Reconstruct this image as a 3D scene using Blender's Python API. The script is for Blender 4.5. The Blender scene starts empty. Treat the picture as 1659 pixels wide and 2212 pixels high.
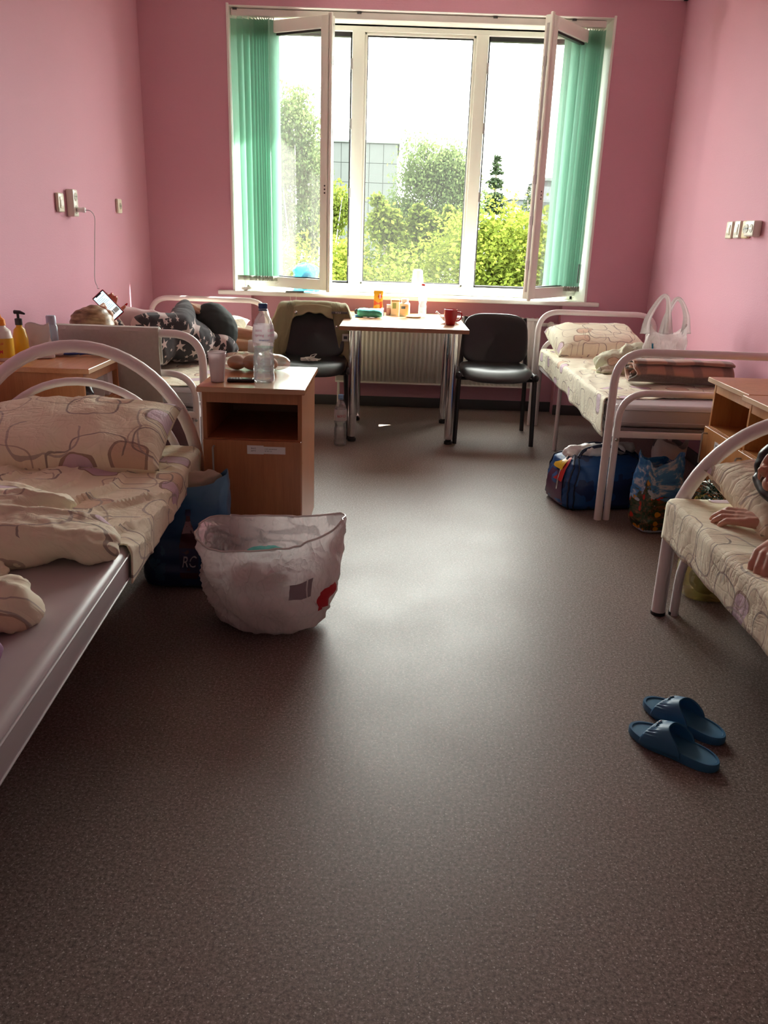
import bpy, bmesh, math, random
import numpy as np
from mathutils import Vector, Matrix, noise
from math import sin, cos, pi, radians, sqrt
random.seed(7); RNG = np.random.default_rng(11)
S = bpy.context.scene
C = S.collection
# ---------------------------------------------------------------- camera
CAMH, PITCH, ROLL, FPX = 1.315, radians(18.7), radians(1.95), 1760.0
cd = bpy.data.cameras.new('camera'); cam = bpy.data.objects.new('camera', cd); C.objects.link(cam)
fw = Vector((0, cos(PITCH), -sin(PITCH))); rt = Vector((1, 0, 0)); upv = rt.cross(fw)
r2 = rt*cos(ROLL) + upv*sin(ROLL); u2 = upv*cos(ROLL) - rt*sin(ROLL)
m3 = Matrix((r2, u2, -fw)).transposed()
cam.matrix_world = Matrix.Translation((0, 0, CAMH)) @ m3.to_4x4()
cd.sensor_fit = 'HORIZONTAL'; cd.sensor_width = 36; cd.lens = 36*FPX/1659; cd.clip_start = .02; cd.clip_end = 3000
S.camera = cam
# ---------------------------------------------------------------- light
w = bpy.data.worlds.new('World'); S.world = w; w.use_nodes = True
bg = w.node_tree.nodes['Background']; bg.inputs[0].default_value = (.96, 1.0, .93, 1); bg.inputs[1].default_value = 6.5
sd = bpy.data.lights.new('sun', 'SUN'); sd.energy = 20; sd.angle = radians(.6); sd.color = (1, .95, .86)
sun = bpy.data.objects.new('sun', sd); C.objects.link(sun)
SEL, SAZ = radians(46), radians(52)
sdir = Vector((sin(SAZ)*cos(SEL), cos(SAZ)*cos(SEL), sin(SEL)))
sun.rotation_euler = sdir.to_track_quat('Z', 'Y').to_euler(); sun.location = sdir*30
S.view_settings.view_transform = 'Standard'; S.view_settings.look = 'None'
S.view_settings.exposure = 1.75; S.view_settings.gamma = 1.0; S.view_settings.use_curve_mapping = False
S.cycles.max_bounces = 10; S.cycles.diffuse_bounces = 8; S.cycles.transparent_max_bounces = 16
S.cycles.caustics_reflective = False; S.cycles.caustics_refractive = False; S.cycles.sample_clamp_indirect = 8
S.cycles.use_denoising = True
pl = bpy.data.lights.new('window_portal', 'AREA'); pl.shape = 'RECTANGLE'; pl.size = 2.7; pl.size_y = 1.95
pl.cycles.is_portal = True
po = bpy.data.objects.new('window_portal', pl); C.objects.link(po); po.location = (.14, 7.06, 1.85); po.rotation_euler = (radians(-90), 0, 0)

# ---------------------------------------------------------------- helpers
class N:
    "tiny node-graph writer"
    def __init__(s, name):
        s.m = bpy.data.materials.new(name); s.m.use_nodes = True; s.t = s.m.node_tree; s.n = s.t.nodes
        s.bsdf = s.n['Principled BSDF']; s.out = s.n['Material Output']
    def add(s, typ, **kw):
        n = s.n.new(typ)
        for k, v in kw.items(): setattr(n, k, v)
        return n
    def set(s, inp, v):
        if hasattr(v, 'is_output') or isinstance(v, bpy.types.NodeSocket): s.t.links.new(v, inp)
        else:
            if isinstance(v, (tuple, list)) and len(v) == 3 and inp.type == 'RGBA': v = (*v, 1)
            inp.default_value = v
    def math(s, op, a, b=0.0, c=None):
        n = s.add('ShaderNodeMath', operation=op); s.set(n.inputs[0], a); s.set(n.inputs[1], b)
        if c is not None: s.set(n.inputs[2], c)
        return n.outputs[0]
    def vmath(s, op, a, b=(0, 0, 0)):
        n = s.add('ShaderNodeVectorMath', operation=op); s.set(n.inputs[0], a); s.set(n.inputs[1], b); return n.outputs[0]
    def mix(s, f, a, b):
        n = s.add('ShaderNodeMix', data_type='RGBA'); s.set(n.inputs[0], f); s.set(n.inputs[6], a); s.set(n.inputs[7], b); return n.outputs[2]
    def coord(s, which='Object'): return s.add('ShaderNodeTexCoord').outputs[which]
    def scale(s, v, sc, loc=(0, 0, 0), rot=(0, 0, 0)):
        n = s.add('ShaderNodeMapping'); s.set(n.inputs[0], v); n.inputs[1].default_value = loc; n.inputs[2].default_value = rot
        n.inputs[3].default_value = sc if isinstance(sc, tuple) else (sc,)*3; return n.outputs[0]
    def noise(s, v, sc, det=2.0, rough=.5, out=0):
        n = s.add('ShaderNodeTexNoise'); s.set(n.inputs['Vector'], v); n.inputs['Scale'].default_value = sc
        n.inputs['Detail'].default_value = det; n.inputs['Roughness'].default_value = rough; return n.outputs[out]
    def ramp(s, f, stops, mode='LINEAR'):
        n = s.add('ShaderNodeValToRGB'); s.set(n.inputs[0], f); e = n.color_ramp.elements; n.color_ramp.interpolation = mode
        while len(e) < len(stops): e.new(.5)
        for el, (p, c) in zip(e, stops): el.position = p; el.color = (*c, 1) if len(c) == 3 else c
        return n.outputs[0]
    def sep(s, v):
        n = s.add('ShaderNodeSeparateXYZ'); s.set(n.inputs[0], v); return n.outputs
    def comb(s, x, y, z):
        n = s.add('ShaderNodeCombineXYZ'); s.set(n.inputs[0], x); s.set(n.inputs[1], y); s.set(n.inputs[2], z); return n.outputs[0]
    def bump(s, h, st=.2, dist=.01):
        n = s.add('ShaderNodeBump'); n.inputs['Strength'].default_value = st; n.inputs['Distance'].default_value = dist
        s.set(n.inputs['Height'], h); s.set(s.bsdf.inputs['Normal'], n.outputs[0])
    def p(s, **kw):
        names = dict(col='Base Color', rough='Roughness', metal='Metallic', alpha='Alpha', trans='Transmission Weight', ior='IOR', spec='Specular IOR Level',
                     coat='Coat Weight', coatr='Coat Roughness', sub='Subsurface Weight', emit='Emission Color', emits='Emission Strength', sheen='Sheen Weight')
        for k, v in kw.items(): s.set(s.bsdf.inputs[names[k]], v)
        return s.m
MATS = {}
def M(name, col=(.8, .8, .8), rough=.5, var=0, vs=8, bump=0, bs=200, bd=.002, **kw):
    "principled with slight procedural colour variation and fine relief"
    if name in MATS: return MATS[name]
    g = N(name); co = g.coord()
    if var:
        f = g.noise(co, vs, 3)
        g.p(col=g.mix(f, tuple(c*(1-var) for c in col), tuple(min(1, c*(1+var)) for c in col)))
    else: g.p(col=col)
    g.p(rough=rough, **kw)
    if bump: g.bump(g.noise(co, bs, 2), bump, bd)
    MATS[name] = g.m; return g.m
def thin(name, col, alpha, rough=.2, transl=.5, gloss=.08, crinkle=0):
    "thin film: transparent + diffuse/translucent + a little gloss"
    if name in MATS: return MATS[name]
    g = N(name); n, t = g.n, g.t
    tr = g.add('ShaderNodeBsdfTransparent'); df = g.add('ShaderNodeBsdfDiffuse'); tl = g.add('ShaderNodeBsdfTranslucent'); gl = g.add('ShaderNodeBsdfGlossy')
    df.inputs[0].default_value = (*col, 1); tl.inputs[0].default_value = (*col, 1); gl.inputs['Roughness'].default_value = rough; tr.inputs[0].default_value = (1, 1, 1, 1)
    if crinkle:
        co = g.coord(); wv = g.vmath('ADD', co, g.vmath('MULTIPLY', g.noise(co, 7, 3, out=1), (.25, .25, .25)))
        vo = g.add('ShaderNodeTexVoronoi', feature='DISTANCE_TO_EDGE'); g.set(vo.inputs['Vector'], g.scale(wv, (1, 1, .6))); vo.inputs['Scale'].default_value = 15
        hh = g.math('ADD', g.math('POWER', g.math('ABSOLUTE', g.math('SUBTRACT', g.noise(g.scale(co, (1, 1, .45), rot=(.5, .4, 0)), 17, 3), .5)), .6), g.math('MULTIPLY', g.math('MINIMUM', vo.outputs[0], .25), .8))
        bp = g.add('ShaderNodeBump'); bp.inputs['Strength'].default_value = crinkle; bp.inputs['Distance'].default_value = .02; g.set(bp.inputs['Height'], hh)
        for q in (df, tl, gl): g.set(q.inputs['Normal'], bp.outputs[0])
    a = g.add('ShaderNodeMixShader'); a.inputs[0].default_value = transl; t.links.new(df.outputs[0], a.inputs[1]); t.links.new(tl.outputs[0], a.inputs[2])
    b = g.add('ShaderNodeMixShader'); b.inputs[0].default_value = alpha; t.links.new(tr.outputs[0], b.inputs[1]); t.links.new(a.outputs[0], b.inputs[2])
    c = g.add('ShaderNodeMixShader'); t.links.new(b.outputs[0], c.inputs[1]); t.links.new(gl.outputs[0], c.inputs[2])
    lw = g.add('ShaderNodeLayerWeight'); lw.inputs[0].default_value = .35
    g.set(c.inputs[0], g.math('MULTIPLY_ADD', lw.outputs['Fresnel'], .5 if gloss > .05 else .2, gloss*.3))
    t.links.new(c.outputs[0], g.out.inputs[0]); MATS[name] = g.m; return g.m

class B:
    "collects geometry; build() links it as ONE mesh object"
    def __init__(s): s.v = []; s.f = []; s.uv = None
    def raw(s, v, f):
        k = len(s.v); s.v += [tuple(x) for x in v]; s.f += [tuple(i+k for i in q) for q in f]; return s
    def box(s, x0, x1, y0, y1, z0, z1, bev=0, seg=2):
        if not bev:
            return s.raw([(x0, y0, z0), (x1, y0, z0), (x1, y1, z0), (x0, y1, z0), (x0, y0, z1), (x1, y0, z1), (x1, y1, z1), (x0, y1, z1)],
                  [(0, 3, 2, 1), (4, 5, 6, 7), (0, 1, 5, 4), (1, 2, 6, 5), (2, 3, 7, 6), (3, 0, 4, 7)])
        bm = bmesh.new(); bmesh.ops.create_cube(bm, size=1)
        for q in bm.verts: q.co = Vector((x0+(x1-x0)*(q.co.x+.5), y0+(y1-y0)*(q.co.y+.5), z0+(z1-z0)*(q.co.z+.5)))
        bmesh.ops.bevel(bm, geom=bm.edges[:], offset=bev, segments=seg, affect='EDGES', profile=.5)
        s.bm(bm); return s
    def bm(s, bm):
        bm.verts.index_update(); s.raw([q.co for q in bm.verts], [[q.index for q in f.verts] for f in bm.faces]); bm.free(); return s
    def tube(s, path, r, n=10, closed=False, cap=True, flat=1.0):
        P = [Vector(p) for p in path]; L = len(P); R = r if isinstance(r, (list, tuple)) else [r]*L
        T = []
        for i in range(L):
            a = P[(i-1) % L] if (i or closed) else P[i]; b = P[(i+1) % L] if (i < L-1 or closed) else P[i]
            t = (b-a); T.append(t.normalized() if t.length > 1e-9 else Vector((0, 0, 1)))
        u = T[0].orthogonal().normalized(); V = []; 
        for i in range(L):
            if i:
                u = (T[i-1].rotation_difference(T[i]) @ u); u = (u - T[i]*u.dot(T[i])).normalized()
            wv = T[i].cross(u)
            for k in range(n):
                a = 2*pi*k/n; V.append(P[i] + u*(cos(a)*R[i]) + wv*(sin(a)*R[i]*flat))
        F = []
        for i in range(L if closed else L-1):
            for k in range(n):
                a = i*n+k; b = i*n+(k+1) % n; c = ((i+1) % L)*n+(k+1) % n; d = ((i+1) % L)*n+k; F.append((a, b, c, d))
        if cap and not closed: F += [tuple(range(n))[::-1], tuple((L-1)*n+k for k in range(n))]
        return s.raw(V, F)
    def lathe(s, prof, n=24, c=(0, 0, 0), cap=True, ax=None):
        V = []
        for r, z in prof:
            for k in range(n):
                a = 2*pi*k/n; rr = r(a) if callable(r) else r
                V.append(Vector((rr*cos(a), rr*sin(a), z)))
        if ax is not None:
            q = Vector((0, 0, 1)).rotation_difference(Vector(ax)); V = [q @ x for x in V]
        V = [x+Vector(c) for x in V]; F = []; L = len(prof)
        for i in range(L-1):
            for k in range(n): F.append((i*n+k, i*n+(k+1) % n, (i+1)*n+(k+1) % n, (i+1)*n+k))
        if cap: F += [tuple(range(n))[::-1], tuple((L-1)*n+k for k in range(n))]
        return s.raw(V, F)
    def grid(s, f, nu, nv, su=1, sv=1, wrapu=False, uv0=(0, 0)):
        V = []; U = []
        for j in range(nv+1):
            for i in range(nu+(0 if wrapu else 1)):
                u, v = i/nu, j/nv; V.append(f(u, v)); U.append((u*su+uv0[0], v*sv+uv0[1]))
        W = nu if wrapu else nu+1; F = []
        for j in range(nv):
            for i in range(nu): F.append((j*W+i, j*W+(i+1) % W, (j+1)*W+(i+1) % W, (j+1)*W+i))
        if s.uv is None: s.uv = [(0, 0)]*len(s.v)
        s.raw(V, F); s.uv += U; return s
    def prism(s, poly, y0, y1, plane='xz'):
        n = len(poly)
        g = (lambda a, b, c: (a, c, b)) if plane == 'xz' else ((lambda a, b, c: (a, b, c)) if plane == 'xy' else (lambda a, b, c: (c, a, b)))
        return s.raw([g(a, b, y0) for a, b in poly]+[g(a, b, y1) for a, b in poly],
                     [tuple(range(n)), tuple(range(2*n-1, n-1, -1))]+[(i, n+i, n+(i+1) % n, (i+1) % n) for i in range(n)])
    def ell(s, c, r, n=16, m=10, rot=None):
        V = []; F = []
        q = rot if rot is not None else Matrix.Identity(3)
        for j in range(1, m):
            t = pi*j/m
            for i in range(n):
                a = 2*pi*i/n; V.append(Vector(c)+q @ Vector((r[0]*sin(t)*cos(a), r[1]*sin(t)*sin(a), r[2]*cos(t))))
        V += [Vector(c)+q @ Vector((0, 0, r[2])), Vector(c)+q @ Vector((0, 0, -r[2]))]; a, b = len(V)-2, len(V)-1
        for j in range(m-2):
            for i in range(n): F.append((j*n+i, (j+1)*n+i, (j+1)*n+(i+1) % n, j*n+(i+1) % n))
        for i in range(n): F += [(a, i, (i+1) % n), (b, (m-2)*n+(i+1) % n, (m-2)*n+i)]
        return s.raw(V, F)
    def build(s, name, mat, parent=None, smooth=35, fix=True, solid=0, sub=0, offs=0):
        me = bpy.data.meshes.new(name); me.from_pydata([tuple(x) for x in s.v], [], s.f)
        if s.uv is not None:
            s.uv += [(0, 0)]*(len(s.v)-len(s.uv)); ul = me.uv_layers.new(name='UVMap')
            idx = np.empty(len(me.loops), int); me.loops.foreach_get('vertex_index', idx)
            ul.data.foreach_set('uv', np.array(s.uv, float)[idx].ravel())
        if fix:
            bm = bmesh.new(); bm.from_mesh(me); bmesh.ops.recalc_face_normals(bm, faces=bm.faces[:]); bm.to_mesh(me); bm.free()
        if smooth: me.shade_smooth(); me.set_sharp_from_angle(angle=radians(smooth))
        me.materials.append(mat); o = bpy.data.objects.new(name, me); C.objects.link(o); o.parent = parent
        if solid:
            md = o.modifiers.new('thickness', 'SOLIDIFY'); md.thickness = solid; md.offset = offs
        if sub:
            md = o.modifiers.new('subd', 'SUBSURF'); md.levels = sub; md.render_levels = sub
        return o
def tag(o, label, cat, group=None):
    o['label'] = label; o['category'] = cat
    if group: o['group'] = group
    return o
def thing(name, label, cat, loc=(0, 0, 0), rz=0, group=None):
    o = bpy.data.objects.new(name, None); C.objects.link(o); o.empty_display_size = .1
    o.location = loc; o.rotation_euler = (0, 0, rz); return tag(o, label, cat, group)
def struct(o, label=None, cat=None):
    o['kind'] = 'structure'
    if label: o['label'] = label
    if cat: o['category'] = cat
    return o
def at(o, loc, rz=0, rot=None):
    o.location = loc; o.rotation_euler = rot or (0, 0, rz); return o
def rpath(pts, r, k=6, closed=False):
    "polyline with rounded corners"
    P = [Vector(p) for p in pts]; out = []; L = len(P)
    for i in range(L):
        if not closed and i in (0, L-1): out.append(P[i]); continue
        a = P[i-1]-P[i]; b = P[(i+1) % L]-P[i]; d = min(r, a.length*.49, b.length*.49)
        p0 = P[i]+a.normalized()*d; p1 = P[i]+b.normalized()*d
        for j in range(k+1):
            t = j/k; out.append(p0*(1-t)**2+P[i]*2*t*(1-t)+p1*t*t)
    return out
def spline(pts, k=6, closed=False):
    P = [Vector(p) for p in pts]; L = len(P); out = []
    for i in range(L if closed else L-1):
        p0 = P[(i-1) % L] if closed or i else P[0]; p1 = P[i]; p2 = P[(i+1) % L]; p3 = P[(i+2) % L] if closed or i+2 < L else P[-1]
        for j in range(k):
            t = j/k
            out.append(.5*((2*p1)+(p2-p0)*t+(2*p0-5*p1+4*p2-p3)*t*t+(3*p1-p0-3*p2+p3)*t**3))
    if not closed: out.append(P[-1])
    return out
def nz(x, y, z=0, s=1.0): return noise.noise(Vector((x*s, y*s, z*s)))
def fold(x, y, s=6.0, seed=0, sharp=1.0):
    "ridged cloth-like wrinkles, about -1..1"
    wx = x*s+1.3*nz(x*s*.5, y*s*.5, seed); wy = y*s+1.3*nz(x*s*.5+7, y*s*.5, seed)
    a = 1-2*abs(nz(wx, wy*.6, seed+3))**sharp; b = 1-2*abs(nz(wx*2.1+5, wy*1.7, seed+9))
    return (a-.55)*1.0+(b-.55)*.35
def sstep(a, b, x):
    t = max(0, min(1, (x-a)/(b-a))); return t*t*(3-2*t)
_txt = {}
def text2d(s, size=1.0):
    "flat lettering as (verts2d, faces), left-bottom aligned"
    cu = bpy.data.curves.new('txt', 'FONT'); cu.body = s; cu.size = size; cu.resolution_u = 3
    o = bpy.data.objects.new('txt', cu); C.objects.link(o)
    me = bpy.data.meshes.new_from_object(o.evaluated_get(bpy.context.evaluated_depsgraph_get()))
    v = [(q.co.x, q.co.y) for q in me.vertices]; f = [tuple(p.vertices) for p in me.polygons]
    bpy.data.objects.remove(o); bpy.data.curves.remove(cu); bpy.data.meshes.remove(me); return v, f
def dens(v, f, cut=2):
    "subdivide a flat decal so it can follow a curved surface"
    bm = bmesh.new(); vs = [bm.verts.new((a, b, 0)) for a, b in v]
    for q in f:
        try: bm.faces.new([vs[i] for i in q])
        except ValueError: pass
    bmesh.ops.triangulate(bm, faces=bm.faces[:])
    bmesh.ops.subdivide_edges(bm, edges=bm.edges[:], cuts=cut, use_grid_fill=True)
    bm.verts.index_update(); r = ([(q.co.x, q.co.y) for q in bm.verts], [[x.index for x in p.verts] for p in bm.faces]); bm.free(); return r
def decal(name, vf, fmap, mat, parent, cut=0):
    v, f = dens(*vf, cut) if cut else vf
    b = B(); b.raw([fmap(a, c) for a, c in v], f); return b.build(name, mat, parent, smooth=60, fix=False)
def rect(w, h): return [(0, 0), (w, 0), (w, h), (0, h)], [(0, 1, 2, 3)]
def surfpt(f, u, v, off):
    e = 1e-3; p = Vector(f(u, v)); a = Vector(f(u+e, v))-Vector(f(u-e, v)); b = Vector(f(u, v+e))-Vector(f(u, v-e))
    n = a.cross(b); return p+n.normalized()*off
def copytree(o, parent=None):
    c = o.copy(); C.objects.link(c); c.parent = parent
    for ch in list(o.children): copytree(ch, c)
    return c
def blob(name, chains, mat, parent, voxel=.012, smooth=4, ells=(), disp=None, n=14):
    "tapered limbs and lumps fused into one continuous skin"
    b = B()
    for ch in chains:
        pts = [Vector(p) for p, r in ch]; rs = [r for p, r in ch]
        for i, (p, r) in enumerate(zip(pts, rs)): b.ell(p, (r, r, r), n, 8)
        for i in range(len(pts)-1): b.tube([pts[i], pts[i+1]], [rs[i], rs[i+1]], n)
    for e in ells: b.ell(*e[:2], 18, 12, e[2] if len(e) > 2 else None)
    me = bpy.data.meshes.new(name); me.from_pydata([tuple(x) for x in b.v], [], b.f)
    bm = bmesh.new(); bm.from_mesh(me); bmesh.ops.recalc_face_normals(bm, faces=bm.faces[:]); bm.to_mesh(me); bm.free()
    o = bpy.data.objects.new(name, me); C.objects.link(o)
    r = o.modifiers.new('r', 'REMESH'); r.mode = 'VOXEL'; r.voxel_size = voxel
    sm = o.modifiers.new('s', 'SMOOTH'); sm.factor = .5; sm.iterations = smooth
    m2 = bpy.data.meshes.new_from_object(o.evaluated_get(bpy.context.evaluated_depsgraph_get()))
    o.modifiers.clear(); o.data = m2; bpy.data.meshes.remove(me); m2.name = name
    if disp:
        nr = [q.normal.copy() for q in m2.vertices]
        for q, nn in zip(m2.vertices, nr): q.co += nn*disp(q.co)
    m2.shade_smooth(); m2.materials.clear(); m2.materials.append(mat); o.parent = parent; return o
# ---------------------------------------------------------------- materials of the room
def wallmat():
    g = N('pink_wallpaper'); co = g.coord()
    base = g.mix(g.noise(co, 1.2, 3), (.62, .325, .41), (.66, .35, .435))
    x, y, z = g.sep(co)
    wz = g.math('MULTIPLY_ADD', g.noise(co, 30, 2), .25, g.math('MULTIPLY', z, 60))
    ln = g.math('FRACT', wz); fine = g.noise(g.scale(co, (60, 60, 320)), 1, 2)
    g.p(col=g.mix(g.math('MULTIPLY', fine, .35), base, (.57, .28, .37)), rough=.7, spec=.2)
    g.bump(g.math('ADD', g.math('MULTIPLY', ln, .4), fine), .25, .003); return g.m
WALL = wallmat()
def floormat():
    g = N('speckled_brown_linoleum'); co = g.coord()
    a = g.noise(co, 120, 4, .85); b = g.noise(co, 210, 0); c = g.noise(co, 2.2, 3)
    col = g.ramp(a, [(.34, (.055, .038, .031)), (.47, (.18, .135, .115)), (.56, (.27, .215, .19)), (.70, (.50, .43, .39))])
    col = g.mix(g.math('GREATER_THAN', b, .735), col, (.60, .54, .50))
    col = g.mix(g.math('MULTIPLY', c, .25), col, (.11, .085, .075))
    rough = g.math('MULTIPLY_ADD', g.noise(co, 3, 4), .16, .36)
    g.p(col=col, rough=rough, spec=.5); return g.m
FLOOR = floormat()
WHITEP = M('white_window_plastic', (.88, .90, .83), .3)
REVEAL = M('white_painted_plaster', (.84, .84, .80), .6, .03, 5)
DARKP = M('black_rubber_gasket', (.02, .02, .022), .5)
CEIL = M('ceiling_paint', (.88, .87, .85), .7)
STEELW = M('white_powder_coated_steel', (.86, .81, .81), .28, .03, 20)
CHROME = M('chrome', (.75, .75, .76), .12, metal=1)
DGREY = M('dark_grey_skirting', (.055, .055, .06), .45)
def woodmat(name, dark, light, rough=.32, sc=1.0, axis='z'):
    g = N(name); co = g.coord()
    s = {'z': (14, 14, .9), 'x': (.9, 14, 14), 'y': (14, .9, 14)}[axis]
    f = g.noise(g.scale(co, tuple(q*sc for q in s)), 2.2, 5, .6); k = g.noise(g.scale(co, tuple(q*6*sc for q in s)), 2, 2)
    f2 = g.math('MULTIPLY_ADD', k, .35, g.math('MULTIPLY', f, .75))
    g.p(col=g.ramp(f2, [(.3, dark), (.7, light)]), rough=rough, spec=.5); return g.m
BEECH = woodmat('beech_laminate_vertical', (.36, .135, .055), (.50, .21, .09))
BEECHT = woodmat('beech_laminate_top', (.44, .19, .085), (.56, .26, .12), .22, axis='x')
BEECHR = woodmat('oak_laminate_vertical', (.45, .19, .06), (.60, .28, .10))
EDGE = M('pale_laminate_edge', (.62, .40, .24), .4)
# ---------------------------------------------------------------- shell
XL, XR, YB, YF, ZC = -1.84, 1.97, 6.47, -.95, 2.95
WX0, WX1, WZ0, WZ1 = -1.205, 1.487, .885, 2.80
YO = 7.02
o = B().box(XL-.1, XR+.1, YF-.1, YO, -.2, 0).build('floor', FLOOR, smooth=0); struct(o)
o = B().box(XL-.1, XR+.1, YF-.1, YO, ZC, ZC+.2).build('ceiling', CEIL, smooth=0); struct(o)
o = B().box(XL-.15, XL, YF-.1, YO, 0, ZC).build('wall_left', WALL, smooth=0); struct(o)
o = B().box(XR, XR+.15, YF-.1, YO, 0, ZC).build('wall_right', WALL, smooth=0); struct(o)
o = B().box(XL, XR, YF-.1, YF, 0, ZC).build('wall_front', WALL, smooth=0); struct(o)
# window wall: jambs, lintel, parapet with the radiator niche
NX0, NX1, NY = -1.08, 1.32, 6.585
b = B().prism([(XL, 0), (NX0, 0), (NX0, WZ0-.03), (WX0, WZ0-.03), (WX0, ZC), (XL, ZC)], YB, YO)
struct(b.build('wall_back_left', WALL, smooth=0))
b = B().prism([(NX1, 0), (XR, 0), (XR, ZC), (WX1, ZC), (WX1, WZ0-.03), (NX1, WZ0-.03)], YB, YO)
struct(b.build('wall_back_right', WALL, smooth=0))
struct(B().box(WX0, WX1, YB, YO, WZ1, ZC).build('wall_back_top', WALL, smooth=0))
struct(B().box(NX0, NX1, NY, YO, 0, WZ0-.03).build('wall_back_niche', WALL, smooth=0))
# white plaster lining of the window opening
rv = B()
for ya, yb_, d0, d1 in ((YB-.004, 6.69, .004, .055), (6.69, YO, .055, .02)):      # splayed inside, straight outside
    for q in ([(WX0, ya), (WX0+d0, ya), (WX0+d1, yb_), (WX0, yb_)], [(WX1, ya), (WX1-d0, ya), (WX1-d1, yb_), (WX1, yb_)]): rv.prism(q, WZ0, WZ1, 'xy')
    rv.prism([(ya, WZ1), (ya, WZ1-d0), (yb_, WZ1-d1*.8), (yb_, WZ1)], WX0, WX1, 'yz')
rv.box(WX0-.012, WX0+.006, YB-.008, YB+.002, WZ0, WZ1+.012, .002, 1).box(WX1-.006, WX1+.012, YB-.008, YB+.002, WZ0, WZ1+.012, .002, 1)
struct(rv.build('trim_1', REVEAL), 'white plaster lining around the window opening', 'trim')
sl = B().box(-1.325, 1.59, YB-.055, YB+.26, WZ0-.032, WZ0, .008, 3)
struct(sl.build('trim_2', M('white_sill_plastic', (.86, .85, .80), .25)), 'white plastic window sill board', 'sill')
b = B().box(XL, XR, YB-.012, YB, 0, .075, .004, 2)
b = B().box(XL, NX0, YB-.014, YB, 0, .08, .004, 2).box(NX1, XR, YB-.014, YB, 0, .08, .004, 2).box(NX0, NX1, NY-.014, NY, 0, .08, .004, 2)
struct(b.build('baseboard_back', DGREY))
struct(B().box(XL, XL+.014, YF, YB, 0, .08, .004, 2).build('baseboard_left', DGREY))
struct(B().box(XR-.014, XR, YF, YB, 0, .08, .004, 2).build('baseboard_right', DGREY))
# unseen door behind the viewer, made wide and white to bounce daylight
dr = struct(B().box(-.9, .9, YF, YF+.05, 0, 2.25, .005, 2).build('door_1', M('door_paint', (.86, .85, .82), .4)), 'unseen pale door behind the viewer, widened to bounce light', 'door')
B().tube([(.38, YF+.045, 1.0), (.38, YF+.1, 1.0), (.26, YF+.1, 1.0)], .011).build('door_handle', CHROME, dr)
b = B()
b.box(XL, XR, YB-.03, YB, ZC-.035, ZC).box(XL, XL+.03, YF, YB, ZC-.035, ZC).box(XR-.03, XR, YF, YB, ZC-.035, ZC)
struct(b.build('trim_3', CEIL, smooth=0), 'narrow white ceiling cornice', 'trim')
# ---------------------------------------------------------------- window
FY0, FY1 = 6.69, 6.76
win = bpy.data.objects.new('window_1', None); C.objects.link(win); struct(win, 'white plastic three-part window with both side sashes open', 'window')
GLASS = thin('dusty_window_glass', (.9, .93, .9), .009, .02, .75, .06)
GLASSD = thin('dustier_sash_glass', (.9, .93, .9), .035, .02, .75, .06)
x0, x1, z0, z1 = WX0+.014, WX1-.014, WZ0, WZ1-.014
MU0, MU1 = (-.345, -.255), (.555, .645)
b = B().box(x0, x0+.065, FY0, FY1, z0, z1, .006).box(x1-.065, x1, FY0, FY1, z0, z1, .006).box(x0, x1, FY0, FY1, z1-.075, z1, .006).box(x0, x1, FY0, FY1, z0, z0+.065, .006)
b.build('window_frame', WHITEP, win)
for q in (MU0, MU1): B().box(q[0], q[1], FY0-.002, FY1-.002, z0+.063, z1-.073, .004).build('mullion', WHITEP, win)
gk = B()
for a, c in ((x0+.065, MU0[0]), (MU1[1], x1-.065)):   # dark rebate of the open sashes
    zz0, zz1 = z0+.065, z1-.075
    gk.box(a, a+.014, FY0+.03, FY1+.004, zz0, zz1).box(c-.014, c, FY0+.03, FY1+.004, zz0, zz1).box(a, c, FY0+.03, FY1+.004, zz1-.03, zz1).box(a, c, FY0+.03, FY1+.004, zz0, zz0+.016)
gk.build('gasket', DARKP, win)
zz0, zz1 = z0+.065, z1-.075
m = B()   # beads round the fixed pane
a, c = MU0[1], MU1[0]
m.box(a, a+.02, FY0+.012, FY0+.03, zz0, zz1, .004, 1).box(c-.02, c, FY0+.012, FY0+.03, zz0, zz1, .004, 1).box(a, c, FY0+.012, FY0+.03, zz1-.02, zz1, .004, 1).box(a, c, FY0+.012, FY0+.03, zz0, zz0+.02, .004, 1)
m.build('glazing_bead', WHITEP, win)
m = B(); a += .02; c -= .02; q0, q1 = zz0+.02, zz1-.02; t = .006
m.box(a, a+t, FY0+.02, FY0+.034, q0, q1).box(c-t, c, FY0+.02, FY0+.034, q0, q1).box(a, c, FY0+.02, FY0+.034, q1-t*1.6, q1).box(a, c, FY0+.02, FY0+.034, q0, q0+t)
m.build('pane_seal', DARKP, win)
B().box(a, c, FY0+.03, FY0+.036, q0, q1).build('pane', GLASS, win, smooth=0)
def hinge(bb, x, zs):
    for zq in zs: bb.tube([(x, FY0-.006, zq-.04), (x, FY0-.006, zq+.04)], .009, 8)
hb = B(); hinge(hb, x0+.055, (1.05, 2.55)); hinge(hb, x1-.055, (1.05, 2.55)); hb.build('hinge', WHITEP, win)
kb = B()
for zq in (1.12, 1.62, 2.1, 2.5): kb.box(MU0[0]-.008, MU0[0]+.004, FY0-.004, FY0+.02, zq-.035, zq+.035).box(MU1[1]-.004, MU1[1]+.008, FY0-.004, FY0+.02, zq-.035, zq+.035)
kb.build('lock_keep', M('galvanised_steel', (.55, .55, .55), .35, metal=.9), win)
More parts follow.
